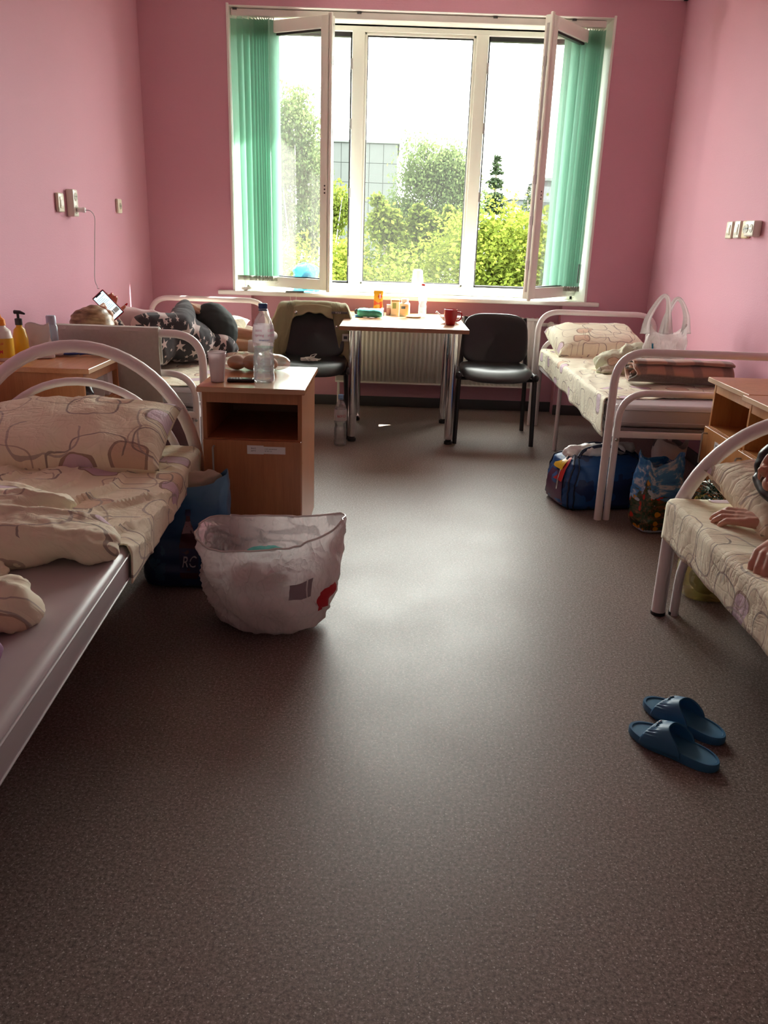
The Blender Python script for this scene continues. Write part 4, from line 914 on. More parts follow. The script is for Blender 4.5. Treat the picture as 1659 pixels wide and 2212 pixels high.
o = B().box(-.07, .07, -.045, .045, 0, .009, .003, 2).build('tablet_case', M('dark_grey_case', (.10, .10, .11), .4)); at(o, (-.74, 6.455, .886), radians(4)); tag(o, 'flat dark grey case lying on the sill before the cyan bag', 'case')
heap('tissue', 'small crumpled tissue at the left end of the sill', 'tissue', [((0, 0, .014), (.035, .02, .014)), ((.02, .005, .02), (.02, .015, .012))], M('white_tissue', (.75, .74, .70), .8), .005, 25, 2, .005, (-1.12, 6.47, .887))
# ================================================================ bags on the floor
def bagsurf(cx, cy, prof, seed, wr=.012, pw=.55, rim=lambda a: 0, twist=0):
    "prof: list of (t, z, halfw, halfd)"
    T = [p[0] for p in prof]
    def f(u, v):
        a = 2*pi*u; z, hw, hd = (np.interp(v, T, [p[k] for p in prof]) for k in (1, 2, 3))
        c, s = cos(a), sin(a); x = hw*abs(c)**pw*(1 if c > 0 else -1); y = hd*abs(s)**pw*(1 if s > 0 else -1)
        w = wr*(fold(x*1.6+z, y*1.6-z*1.3, 6, seed)*.8+.5*fold(x*3, z*3+y*2, 7, seed+4))*min(1, v*6+.2)
        l = sqrt(x*x+y*y)+1e-6; k = 1+w/l
        return (cx+x*k, cy+y*k, max(.003, z+rim(a)*sstep(.6, 1, v)))
    return f
WBAG = thin('white_polythene', (.94, .85, .84), .93, .28, .40, .10, .7)
prof = [(0, .004, .06, .05), (.06, .008, .125, .11), (.16, .045, .185, .155), (.4, .14, .225, .19), (.7, .24, .236, .185), (.9, .325, .248, .155), (1, .365, .25, .145)]
fw_ = bagsurf(0, 0, prof, 3, .020, .75, lambda a: .035*cos(a)*.9+.018*cos(2*a+.5)-.02*(sin(a) < -.3)*abs(sin(a)))
t = thing('white_plastic_bag', 'large white plastic bag standing open on the floor', 'bag', (-.385, 2.62, 0), radians(-3))
b = B().grid(fw_, 96, 60, wrapu=True); b.raw([fw_(k/48, 0) for k in range(48)], [tuple(range(48))]); o = b.build('bag_film', WBAG, t, fix=False, smooth=70)
B().tube([Vector(fw_(k/90, 1)) for k in range(90)], .0035, 5, closed=True).build('rolled_rim', thin('white_polythene_rim', (.85, .76, .74), .95, .25, .4, .1), t)
def decalbag(f, u0, v0, su, sv, off): return lambda a, c: surfpt(f, u0+a*su, v0+c*sv, off)
decal('red_logo', poly([(0, 0), (.5, .1), (.8, .45), (1, .75), (.9, 1), (.5, .85), (.1, .8), (.0, .55), (.22, .4)]), decalbag(fw_, .885, .36, .075, .25, .004), REDINK, t, 3)
decal('grey_panel_print', poly([(0, 0), (1, .12), (1, 1), (0, .75)]), decalbag(fw_, .80, .50, .055, .22, .004), M('grey_lilac_print', (.36, .30, .33), .5), t, 3)
decal('grey_panel_stripe', poly([(0, 0), (1, 0), (1, 1), (0, 1)]), decalbag(fw_, .838, .52, .004, .2, .0055), STICK, t, 1)
heap('folded_clothes', 'lilac and pink clothes filling the open white bag', 'clothes', [((0, 0, .11), (.15, .12, .09)), ((-.08, -.02, .19), (.09, .08, .06)), ((.07, .03, .18), (.09, .09, .06))], M('lilac_clothes', (.68, .55, .57), .8), .015, 8, 3, .014, (-.405, 2.63, .0))
heap('teal_cloth', 'bit of teal cloth on top inside the open white bag', 'cloth', [((0, 0, 0), (.085, .06, .02)), ((.05, -.02, .01), (.05, .04, .014))], TEAL, .006, 14, 3, .008, (-.38, 2.56, .285))
# blue shopping bag with printed cola bottle
def bluebag():
    g = N('blue_printed_shopping_bag'); co = g.coord(); x, y, z = g.sep(co)
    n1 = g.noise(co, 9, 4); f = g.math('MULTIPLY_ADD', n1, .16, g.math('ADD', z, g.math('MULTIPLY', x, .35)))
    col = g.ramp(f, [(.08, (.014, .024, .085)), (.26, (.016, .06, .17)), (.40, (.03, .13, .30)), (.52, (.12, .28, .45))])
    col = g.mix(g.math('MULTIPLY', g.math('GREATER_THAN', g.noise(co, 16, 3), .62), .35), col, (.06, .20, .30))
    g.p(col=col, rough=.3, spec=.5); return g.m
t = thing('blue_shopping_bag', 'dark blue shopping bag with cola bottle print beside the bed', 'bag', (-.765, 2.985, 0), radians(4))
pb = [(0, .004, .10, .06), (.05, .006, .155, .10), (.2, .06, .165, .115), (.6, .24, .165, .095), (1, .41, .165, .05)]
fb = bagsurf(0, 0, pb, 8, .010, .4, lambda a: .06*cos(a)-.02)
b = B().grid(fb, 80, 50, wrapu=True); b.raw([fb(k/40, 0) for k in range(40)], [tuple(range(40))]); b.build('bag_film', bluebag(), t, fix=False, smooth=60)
def onbag(a, c, off=.003):
    x = -.055+a*.15; k = min(1, abs(x)/.17)**2.5*(1 if x > 0 else -1); return surfpt(fb, .75+math.asin(k)/(2*pi), .16+c*.66, off)
bt = [(.30, 0), (.70, 0), (.74, .05), (.74, .45), (.70, .55), (.66, .62), (.56, .78), (.54, .88), (.46, .88), (.44, .78), (.34, .62), (.30, .55), (.26, .45), (.26, .05)]
pr = decal('bottle_print', poly(bt), onbag, M('cola_bottle_print', (.07, .018, .03), .3), t, 4)
decal('bottle_neck_print', poly([(.35, .62), (.65, .62), (.56, .78), (.44, .78)]), lambda a, c: onbag(a, c, .0045), M('mauve_print', (.30, .17, .20), .3), pr, 2)
decal('cap_print', poly([(.43, .86), (.57, .86), (.57, .95), (.43, .95)]), lambda a, c: onbag(a, c, .0045), M('navy_print', (.03, .03, .10), .3), pr, 2)
decal('label_print', poly([(.26, .10), (.74, .10), (.74, .42), (.26, .42)]), lambda a, c: onbag(a, c, .0045), M('navy_print', (.03, .03, .10), .3), pr, 2)
tv, tf = text2d('RC', 1.0); decal('lettering', ([(a*.30+c*.07, c*.30) for a, c in tv], tf), lambda a, c: onbag(.31+a*.95, .17+c*.75, .006), M('pale_lettering', (.50, .48, .52), .4), pr, 1)
heap('paper_bundle', 'beige bundle sticking out of the blue shopping bag', 'bundle', [((0, 0, 0), (.08, .04, .07)), ((.05, 0, .02), (.05, .035, .06))], M('beige_paper', (.45, .38, .29), .7), .008, 12, 2, .009, (-.72, 3.0, .37))
# ---------------------------------------------------------------- blue sports bag
def sportmat():
    g = N('blue_sports_nylon'); co = g.coord(); v = g.add('ShaderNodeTexVoronoi', feature='F1'); g.set(v.inputs['Vector'], co); v.inputs['Scale'].default_value = 7
    r, gg, bb_ = g.sep(v.outputs[1]); n = g.noise(co, 6, 3)
    col = g.mix(g.math('GREATER_THAN', n, .52), (.015, .075, .24), (.012, .03, .11)); col = g.mix(g.math('MULTIPLY', g.math('LESS_THAN', v.outputs[0], .28), g.math('GREATER_THAN', r, .6)), col, (.04, .16, .40))
    g.p(col=col, rough=.4, spec=.4); g.bump(g.noise(co, 500, 2), .15, .001); return g.m
SPORT = sportmat(); NAVY = M('navy_webbing', (.008, .014, .05), .6)
t = thing('sports_bag', 'blue sports bag with open zip under the right far bed', 'bag', (1.14, 4.19, 0), radians(12))
ps = [(0, .004, .20, .12), (.05, .006, .235, .15), (.15, .03, .25, .165), (.5, .14, .25, .165), (.8, .235, .225, .14), (1, .27, .19, .06)]
fs_ = bagsurf(0, 0, ps, 12, .013, .38)
b = B().grid(fs_, 84, 44, wrapu=True); b.raw([fs_(k/42, 0) for k in range(42)], [tuple(range(42))]); b.build('bag_body', SPORT, t, fix=False, smooth=60)
def loop_at(v, u0, u1, n=50): return [Vector(fs_(u0+(u1-u0)*k/n, v)) for k in range(n+1)]
for u in (.40, .60): B().tube([surfpt(fs_, u, k/20, .003) for k in range(1, 21)], .0045, 6).build('piping', NAVY, t)
for u in (.65, .85): B().tube([surfpt(fs_, u, k/20, .003) for k in range(1, 21)], .0065, 6, flat=.5).build('strap', NAVY, t)
B().tube(spline([surfpt(fs_, .65, .95, .006), (-.12, -.05, .30), (-.02, -.07, .325), (.10, -.06, .29), surfpt(fs_, .85, .95, .006)], 8), .009, 8, flat=.5).build('handle', NAVY, t)
B().tube(spline([surfpt(fs_, .35, .95, .006), (-.12, .05, .29), (-.02, .05, .31), (.10, .05, .285), surfpt(fs_, .15, .95, .006)], 8), .009, 8, flat=.5).build('handle', NAVY, t)
B().tube([surfpt(fs_, .505, .35+.6*k/20, .004) for k in range(21)], .004, 6).build('zip', CHROME, t)
decal('purple_end_panel', poly([(0, 0), (1, 0), (.8, 1), (.2, .9)]), lambda a, c: surfpt(fs_, .46+a*.09, .12+c*.55, .004), M('plum_nylon', (.09, .02, .07), .4), t, 3)
decal('red_packet_corner', poly([(0, 0), (.5, 0), (.9, 1), (.4, 1)]), lambda a, c: surfpt(fs_, .50+a*.06, .50+c*.42, .006), M('red_wrapper', (.55, .02, .02), .3), t, 3)
decal('yellow_packet_corner', poly([(.1, .3), (.6, .3), (.9, .7), (.4, .7)]), lambda a, c: surfpt(fs_, .485+a*.05, .55+c*.42, .008), YEL, t, 2)
heap('white_carrier_bag', 'crumpled white plastic bag bulging from the open sports bag', 'bag', [((-.05, -.02, 0), (.13, .055, .035)), ((.05, .0, .015), (.09, .05, .03)), ((-.15, -.02, -.02), (.05, .05, .03)), ((.13, .03, .01), (.06, .04, .03))], M('white_crumpled_film', (.70, .68, .68), .4), .014, 13, 4, .008, (1.13, 4.18, .285))
# ---------------------------------------------------------------- winter-print gift bag
def giftmat():
    g = N('winter_print_gift_bag'); uv = g.coord('UV'); u, v, z = g.sep(uv)
    n1 = g.noise(g.scale(uv, (7, 9, 1)), 1, 5, .6); n2 = g.noise(g.scale(uv, (16, 20, 1)), 1, 4, .6, out=0)
    sky = g.ramp(n1, [(.35, (.02, .12, .36)), (.5, (.05, .24, .52)), (.6, (.55, .62, .68)), (.7, (.08, .25, .5))])
    fir = g.ramp(n2, [(.3, (.008, .02, .012)), (.46, (.03, .07, .03)), (.56, (.10, .055, .03)), (.64, (.16, .13, .06)), (.75, (.30, .05, .03))])
    vo = g.add('ShaderNodeTexVoronoi', feature='F1', voronoi_dimensions='2D'); g.set(vo.inputs['Vector'], g.scale(uv, (11, 9, 1))); vo.inputs['Scale'].default_value = 1; r, gg, bb_ = g.sep(vo.outputs[1])
    blob_ = g.math('MULTIPLY', g.math('LESS_THAN', vo.outputs[0], .34), g.math('GREATER_THAN', r, .62)); fir = g.mix(blob_, fir, g.mix(g.math('GREATER_THAN', gg, .5), (.50, .03, .02), (.62, .26, .02)))
    edge = g.math('MULTIPLY_ADD', n1, .9, v); edge = g.math('MULTIPLY_ADD', g.math('SINE', g.math('MULTIPLY', u, 9)), .12, edge)
    col = g.mix(g.math('GREATER_THAN', edge, 1.02), fir, sky); col = g.mix(g.math('LESS_THAN', g.math('MULTIPLY_ADD', n1, .12, v), .14), col, (.45, .55, .68))
    g.p(col=col, rough=.22, spec=.5); return g.m
t = thing('gift_bag', 'plastic gift bag with winter pine cone print beside the sports bag', 'bag', (1.315, 3.77, 0), radians(14))
pg = [(0, .004, .06, .05), (.05, .008, .088, .075), (.2, .06, .105, .09), (.6, .20, .112, .085), (.85, .30, .108, .07), (1, .36, .10, .055)]
fg = bagsurf(0, 0, pg, 21, .010, .5, lambda a: .022*cos(2*a+1)+.012*cos(5*a))
b = B().grid(fg, 72, 44, 2.0, 1.0, wrapu=True); b.raw([fg(k/36, 0) for k in range(36)], [tuple(range(36))]); b.build('bag_film', giftmat(), t, fix=False, smooth=50)
t = thing('white_paper_bag', 'small white bag standing behind the gift bag', 'bag', (1.44, 4.05, 0), radians(-5))
pgw = [(0, .004, .06, .04), (.1, .02, .075, .05), (.6, .22, .08, .05), (1, .37, .08, .04)]; fgw = bagsurf(0, 0, pgw, 25, .012, .5, lambda a: .025*cos(3*a))
b = B().grid(fgw, 48, 30, wrapu=True); b.raw([fgw(k/24, 0) for k in range(24)], [tuple(range(24))]); b.build('bag_film', M('white_pink_film', (.70, .60, .60), .4), t, fix=False, smooth=50)
# ---------------------------------------------------------------- tall clear bag behind the right arched headboard
t = thing('clear_plastic_bag', 'clear yellow-tinted bag of odds and ends behind the right arched headboard', 'bag', (1.30, 2.99, 0))
py_ = [(0, .004, .06, .05), (.05, .008, .10, .08), (.25, .09, .12, .095), (.6, .25, .118, .09), (1, .38, .10, .07)]; fy = bagsurf(0, 0, py_, 31, .012, .7, lambda a: .02*cos(3*a))
b = B().grid(fy, 60, 40, wrapu=True); b.raw([fy(k/30, 0) for k in range(30)], [tuple(range(30))]); b.build('bag_film', thin('yellow_clear_film', (.75, .60, .12), .42, .1, .4, .3), t, fix=False, smooth=40)
heap('dark_clothes', 'dark bundle inside the clear yellow bag', 'clothes', [((0, -.01, .08), (.085, .06, .07)), ((.02, .0, .17), (.07, .06, .06))], M('dark_bundle', (.05, .045, .05), .7), .012, 10, 2, .011, (1.30, 2.99, .005))
tn = B()
for k in range(420):
    a, e = RNG.uniform(0, 2*pi), RNG.uniform(-.6, 1.2); r = RNG.uniform(.6, 1.05); c = Vector((.10*r*cos(a)*cos(e), .07*r*sin(a)*cos(e), .07*r*sin(e))); d = Vector(RNG.normal(size=3)).normalized()*.017; s_ = d.orthogonal().normalized()*.0035
    tn.raw([c-d-s_, c-d+s_, c+d+s_*.3, c+d-s_*.3], [(0, 1, 2, 3)])
def tinsel():
    g = N('green_foil_tinsel'); f = g.noise(g.coord(), 60, 2); g.p(col=g.ramp(f, [(.4, (.01, .05, .03)), (.55, (.10, .16, .12)), (.65, (.45, .48, .45))]), rough=.25, metal=.5); return g.m
o = tn.build('tinsel', tinsel(), fix=False, smooth=0); at(o, (1.285, 2.97, .42)); tag(o, 'bunch of dark green foil tinsel on top of the clear bag', 'tinsel'); o['kind'] = 'stuff'
heap('white_handle_film', 'crumpled white plastic film on top of the tinsel', 'film', [((0, 0, 0), (.045, .03, .05)), ((.03, 0, .03), (.03, .025, .035)), ((-.03, 0, -.02), (.03, .02, .02))], M('white_crumpled_film', (.70, .68, .68), .4), .010, 20, 3, .006, (1.325, 2.93, .50))
# ---------------------------------------------------------------- white carrier bag standing on the right far bed
t = thing('white_carrier_bag', 'white carrier bag with upright handles standing on the right far bed', 'bag', (1.62, 4.88, .585), radians(6))
CARR = thin('thin_white_polythene', (.86, .80, .78), .66, .25, .5, .10, .6)
pc = [(0, .003, .09, .06), (.08, .01, .115, .085), (.5, .13, .12, .08), (.8, .22, .118, .05), (1, .27, .115, .03)]; fc_ = bagsurf(0, 0, pc, 41, .012, .6, lambda a: .05*cos(2*a)*.6)
b = B().grid(fc_, 64, 40, wrapu=True); b.raw([fc_(k/32, 0) for k in range(32)], [tuple(range(32))]); b.build('bag_film', CARR, t, fix=False, smooth=50)
def hand(x0, x1, top, y, lean):
    P = spline([(x0, y, .24), (x0+.005, y, .33), ((x0+x1)/2-.02+lean, y, top), ((x0+x1)/2+.02+lean, y, top-.005), (x1-.01, y, .34), (x1, y, .24)], 8); L = len(P)
    b = B(); V = []
    for i, p in enumerate(P):
        k = abs(i/(L-1)-.5)*2; wd = .012+.022*k*k; tx = (P[min(L-1, i+1)]-P[max(0, i-1)]).normalized(); s_ = Vector((tx.z, 0, -tx.x))
        V += [p-s_*wd+Vector((0, .004, 0)), p+Vector((0, -.006, 0)), p+s_*wd+Vector((0, .004, 0))]
    b.raw(V, [(3*i+j, 3*i+j+1, 3*i+4+j, 3*i+3+j) for i in range(L-1) for j in range(2)]); return b.build('handle', CARR, t, fix=False, solid=.001)
hand(-.135, .0, .445, -.02, .02); hand(-.01, .125, .43, .015, -.005)
o2 = decal('blue_logo', poly([(0, 0), (.5, -.1), (1, 0), (1, 1), (.5, .8), (0, 1)]), decalbag(fc_, .615, .55, .02, .16, .003), M('cyan_print', (.05, .35, .55), .5), t, 2)
# ================================================================ slippers
SLIP = M('blue_eva_foam', (.035, .155, .30), .45, .06, 20); SLIP2 = M('blue_eva_footbed', (.05, .19, .33), .55, .05, 30)
def slipper(label, loc, rz):
    "toe towards local -x"
    t = thing('slipper', label, 'slipper', loc, rz, 'blue slippers'); L = .262
    def half(s): return .030+.017*sin(pi*min(1, s*1.02))**.7+.008*math.exp(-((s-.28)/.16)**2)-.004*math.exp(-((s-.62)/.15)**2) if 0 < s < 1 else .03
    def out(k, n=56):
        a = 2*pi*k/n; s = .5-.5*cos(a); e = sqrt(max(0, 1-(2*s-1)**8)); side = 1 if a < pi else -1
        return (-L/2+L*s, side*half(s)*e*(1+.06*side*(1-s)))
    n = 56; P = [out(k, n) for k in range(n)]
    def lv(sc, z, arch=1): return [(x*sc, y*sc, z+.006*arch*math.exp(-((x-.06)/.07)**2)) for x, y in P]
    rings = [lv(.975, 0, 0), lv(1.0, .004, .2), lv(1.0, .018), lv(.985, .022), lv(.93, .022), lv(.915, .0185)]
    V = [p for r in rings for p in r]; F = [(i*n+k, i*n+(k+1) % n, (i+1)*n+(k+1) % n, (i+1)*n+k) for i in range(len(rings)-1) for k in range(n)]+[tuple(range(n))[::-1]]
    B().raw(V, F).build('sole', SLIP, t)
    ft = lv(.915, .0187); c = (0, 0, .0187); B().raw(ft+[c], [(k, (k+1) % n, n) for k in range(n)]).build('footbed', SLIP2, t, smooth=60)
    def up(u, v):
        a = pi*u; s0, s1 = .22+.05*sin(a), .66-.20*sin(a)**1.5; s = s0+(s1-s0)*v; yh = half(s)+.002; top = .040+.024*v**.8; pin = 1-.10*math.exp(-((v-.22)/.16)**2)*sin(a)**4
        pl = .0022*sin(a*26)*math.exp(-((v-.25)/.22)**2)*sin(a)
        bow = .05*sin(a)*(v-.35)*.6
        return (-L/2+L*s-.03*v*sin(a)*0, -yh*cos(a)*(abs(cos(a))**-.25 if abs(cos(a)) > .05 else 1)*1.0, .010+(top*sin(a)**.62)*pin+pl)
    u_ = B().grid(up, 52, 20).build('upper', SLIP, t, fix=False, solid=.005)
    B().tube(spline([(-L/2+L*.315, -.017, .052), (-L/2+L*.315, 0, .0575), (-L/2+L*.315, .017, .052)]), .006, 8).build('band', SLIP2, u_)
    for y in (-.008, .003, .012): B().ell((-L/2+L*.315, y, .0645-abs(y)*.2), (.0028, .0028, .0028), 8, 6).build('rhinestone', CHROME, u_)
    return t
slipper('blue rubber slipper nearer the viewer, toe pointing left', (.815, 1.925, .001), radians(-46)); slipper('blue rubber slipper farther back, heel tucked to the right', (.888, 2.058, .001), radians(-52))
# ================================================================ outside
GZ = -9.0
struct(B().box(-900, 900, 7.3, 1800, GZ-.5, GZ).build('ground', M('lawn', (.018, .032, .008), .9, .3, .4), smooth=0), 'green lawn outside below the window', 'ground')
def leafmat(name, dark, light, tr=.45, sc=.9):
    g = N(name); co = g.coord(); n, t = g.n, g.t
    f = g.math('ADD', g.math('MULTIPLY', g.noise(co, sc, 3), .6), g.math('MULTIPLY', g.noise(co, 9, 1), .5)); col = g.ramp(f, [(.38, dark), (.72, light)])
    df = g.add('ShaderNodeBsdfDiffuse'); tl = g.add('ShaderNodeBsdfTranslucent'); g.set(df.inputs[0], col); g.set(tl.inputs[0], g.mix(.5, col, tuple(min(1, c*1.3) for c in light)))
    a = g.add('ShaderNodeMixShader'); a.inputs[0].default_value = tr; t.links.new(df.outputs[0], a.inputs[1]); t.links.new(tl.outputs[0], a.inputs[2]); t.links.new(a.outputs[0], g.out.inputs[0]); return g.m
LF1 = leafmat('maple_leaf', (.016, .030, .006), (.085, .105, .020)); LF2 = leafmat('birch_leaf', (.026, .042, .018), (.070, .095, .035)); LF3 = leafmat('yellow_green_leaf', (.030, .050, .008), (.105, .125, .020)); LF4 = leafmat('fir_needle', (.014, .022, .012), (.035, .048, .026), .15)  # foliage colours per kind of tree; the third is a brighter yellow-green
BARK = M('grey_bark', (.10, .085, .07), .9, .3, 6); BIRCHB = M('birch_bark', (.45, .43, .40), .8, .4, 8)
def leaves(C_, rad, n, size, drop=0.0, rng=RNG):
    "n pointed leaf quads around cluster centres"
    n = int(n*2.1); k = len(C_); idx = rng.integers(0, k, n); c = np.array(C_)[idx]; d = rng.normal(size=(n, 3)); p = c+d*np.array(rad)[idx][:, None]*np.array([1, 1, .75])
    if drop: p[:, 2] -= drop*np.abs(rng.normal(size=n))
    a = rng.normal(size=(n, 3)); a[:, 2] *= .6
    if drop: a = a*np.array([.5, .5, 1.6])
    a /= np.linalg.norm(a, axis=1)[:, None]; b = np.cross(a, rng.normal(size=(n, 3))); b /= np.linalg.norm(b, axis=1)[:, None]
    s = size*.62*rng.uniform(.6, 1.3, n)[:, None]; V = np.stack([p-a*s, p+b*s*.55-a*s*.1, p+a*s, p-b*s*.55-a*s*.1], 1).reshape(-1, 3); return V
def foliage(name, V, mat, parent):
    n = len(V)//4; me = bpy.data.meshes.new(name); me.vertices.add(len(V)); me.vertices.foreach_set('co', V.astype(np.float32).ravel()); me.loops.add(4*n); me.loops.foreach_set('vertex_index', np.arange(4*n, dtype=np.int32))
    me.polygons.add(n); me.polygons.foreach_set('loop_start', np.arange(0, 4*n, 4, dtype=np.int32)); me.polygons.foreach_set('loop_total', np.full(n, 4, np.int32)); me.update(); me.validate()
    me.materials.append(mat); o = bpy.data.objects.new(name, me); C.objects.link(o); o.parent = parent; o['kind'] = 'stuff'; return o
def tree(label, base, blobs, mat, n, size, ncl=140, crad=.3, bark=BARK, tr=.16, drop=0, spikes=(), group='trees outside the window', wob=.25):
    t = thing('tree', label, 'tree', (base[0], base[1], GZ), 0, group); loc = np.array([base[0], base[1], GZ]); top = max(b[0][2] for b in blobs); tz = top-GZ
    tb = B().tube(spline([(0, 0, 0), (.1, .05, tz*.4), (-.08, 0, tz*.75), (.05, 0, tz)], 5), [tr*(1-.055*i) for i in range(16)], 9)
    tb.build('trunk', bark, t); CC = []; RR = []
    vol = np.array([b[1][0]*b[1][2] for b in blobs]); vol = vol/vol.sum()
    for (c, r), w_ in zip(blobs, vol):
        for _ in range(max(4, int(ncl*w_))):
            d = RNG.normal(size=3); d /= np.linalg.norm(d); q = RNG.uniform(.55, 1.02); CC.append(np.array(c)+d*np.array(r)*q*(1+wob*(RNG.random()-.5))-loc); RR.append(crad*RNG.uniform(.6, 1.3))
    for (x, y, z, h) in spikes:
        for k in range(10): CC.append(np.array([x+.05*RNG.normal(), y, z+h*k/10])-loc); RR.append(.11*(1.25-k/10))
    for c in CC[::max(1, len(CC)//9)]:
        B().tube(spline([(0, 0, max(.3, c[2]*.72)), (c[0]*.5, c[1]*.5, c[2]*.85), tuple(c)], 4), [tr*.4*(1-.09*i) for i in range(9)], 6).build('branch', bark, t)
    foliage('foliage', leaves(CC, RR, n, size, drop), mat, t); return t
def E3(x, y, z, a, b, c): return ((x, y, z), (a, b, c))
tree('broad maple tree straight ahead below the tall birch', (.2, 17.5), [E3(-.1, 17.5, .1, 1.5, 1.6, 1.5), E3(.9, 17.5, .2, 1.2, 1.4, 1.35), E3(.3, 17.2, -1.6, 2.2, 2, 1.6), E3(-.75, 17, -.2, .7, 1, 1.2)], LF1, 17000, .085, 300, .22,
     spikes=[(-.32, 17, 1.35, .75), (-.05, 17, 1.3, .5), (.45, 17, 1.35, .6), (.75, 17, 1.3, .5), (1.1, 17, 1.35, .55)])
tree('small maple in front at the foot of the centre pane', (-.2, 12.5), [E3(-.2, 12.5, .15, .75, .8, .75), E3(.45, 12.6, -.25, .8, .8, .8)], LF1, 8000, .06, 150, .17)
tree('bright yellow-green tree filling the right casement', (1.55, 13), [E3(1.25, 13, .75, .75, .9, .95), E3(1.9, 13, .9, .7, .9, .85), E3(1.6, 12.8, .0, 1.1, 1, .9), E3(2.45, 13.2, .7, .6, .8, 1.0)], LF3, 16000, .062, 260, .17)
tree('yellow-green tree low in the left casement gap', (-.95, 12.5), [E3(-.85, 12.5, .55, .45, .6, .62), E3(-1.0, 12.5, -.1, .8, .7, .7), E3(-1.6, 12.8, .4, .6, .7, .8)], LF3, 8000, .06, 130, .16)
tree('tall birch rising behind the centre pane', (1.3, 31), [E3(.95, 31, 3.85, .75, .8, 1.15), E3(1.75, 31, 3.4, .75, .8, 1.1), E3(2.3, 31, 3.05, .6, .8, 1.15), E3(.7, 31, 2.0, .7, .8, .9), E3(1.7, 31, 1.6, 1.3, 1, 1.0), E3(.05, 31, 2.2, .35, .5, .8)], LF2, 16000, .095, 230, .26, BIRCHB, .14, .18)
tree('birch with drooping twigs behind the left casement', (-2.5, 22.5), [E3(-2.55, 22.5, 3.85, .5, .5, .9), E3(-2.25, 22.5, 2.9, .40, .5, .7), E3(-2.9, 22.5, 2.6, .5, .5, .8), E3(-2.3, 22.5, 1.8, .55, .5, .7), E3(-1.95, 22.5, 1.5, .3, .4, .6)], LF2, 10000, .085, 150, .16, BIRCHB, .09, .16)
tree('hanging birch branches seen between left sash and mullion', (-1.65, 19.5), [E3(-1.2, 19.5, 2.15, .28, .3, .35), E3(-1.35, 19.5, 1.7, .22, .3, .4)], LF1, 1500, .07, 34, .10, BIRCHB, .06, .2)
tf = thing('spruce', 'thin pointed spruce standing in the right casement view', 'tree', (4.0, 35, GZ), 0); B().tube([(0, 0, 0), (0, 0, 10), (0, 0, 13.7)], [.22, .11, .025], 8).build('trunk', BARK, tf)
CC, RR = [], []
for k in range(22):
    z = 13.45-k*.165+.05*RNG.normal(); r = .05+.037*k*RNG.uniform(.65, 1.35); m_ = 3+k//3
    for j in range(m_):
        a = 2*pi*(j+.5*(k % 2))/m_+.3*k
        for q in (.2, .4, .6, .8, 1.0): CC.append((r*q*cos(a), r*q*sin(a), z-.22*q*r+.1*q*q*r)); RR.append(.045)
foliage('foliage', leaves(CC, RR, 2600, .125), LF4, tf)
tf2 = thing('spruce', 'tiny distant spruce right of the tall thin spruce', 'tree', (8.4, 55, GZ), 0); B().tube([(0, 0, 0), (0, 0, 13.6)], [.2, .03], 6).build('trunk', BARK, tf2)
foliage('foliage', leaves([(0.03*k*cos(k), .03*k*sin(k), 13.5-k*.12) for k in range(24)], [.05+.01*k for k in range(24)], 500, .1), LF4, tf2)
# tiled building
CONC = M('grey_concrete_tile', (.030, .036, .034), .8, .16, 1.5, bump=.2, bs=20); JOINT = M('dark_tile_joint', (.014, .018, .017), .9)
bd = thing('tiled_building', 'grey block faced with large square tiles behind the trees', 'building', (-2.75, 60, 0))
B().box(-2.9, 2.85, .05, 9, GZ, 7.2).build('core', JOINT, bd, smooth=0)
rf = B().box(-3.0, 2.98, -.12, 9, 7.2, 7.38, .03, 1).build('parapet', M('pale_parapet', (.045, .052, .05), .8), bd)
tw, th_ = .955, 1.235; tile = None
for r in range(9):
    for c_ in range(6):
        if tile is None: tile = B().box(.012, tw-.012, 0, .06, .012, th_-.012, .012, 1).build('tile', CONC, bd); q = tile
        else: q = tile.copy(); C.objects.link(q); q.parent = bd
        q.location = (-2.88+c_*tw, RNG.uniform(-.008, .008), 7.2-(r+1)*th_)
# far apartment blocks
def block(label, x, y, w_, h_top, d_, rows, cols):
    t = thing('apartment_block', label, 'building', (x, y, 0)); B().box(-w_/2, w_/2, 0, d_, GZ, h_top).build('wall', M('far_wall', (.045, .05, .052), .9), t, smooth=0); B().box(-w_/2-.2, w_/2+.2, -.2, d_, h_top, h_top+.3).build('roof', M('far_roof', (.08, .09, .09), .9), t, smooth=0)
    wm = None; sx, sz = w_/cols, 2.6
    for r in range(rows):
        for c_ in range(cols):
            if wm is None: wm = B().box(-sx*.28, sx*.28, -.06, .0, -.75, .75).build('window', M('far_glass', (.05, .06, .07), .2), t, smooth=0); q = wm
            else: q = wm.copy(); C.objects.link(q); q.parent = t
            q.location = (-w_/2+sx*(c_+.5), 0, h_top-1.3-r*sz)
block('distant pale block just right of the small spruce', 13.4, 90, 2.6, 5.3, 8, 3, 2); block('distant taller block behind the right blind', 17.2, 90, 4.6, 7.2, 8, 4, 3)
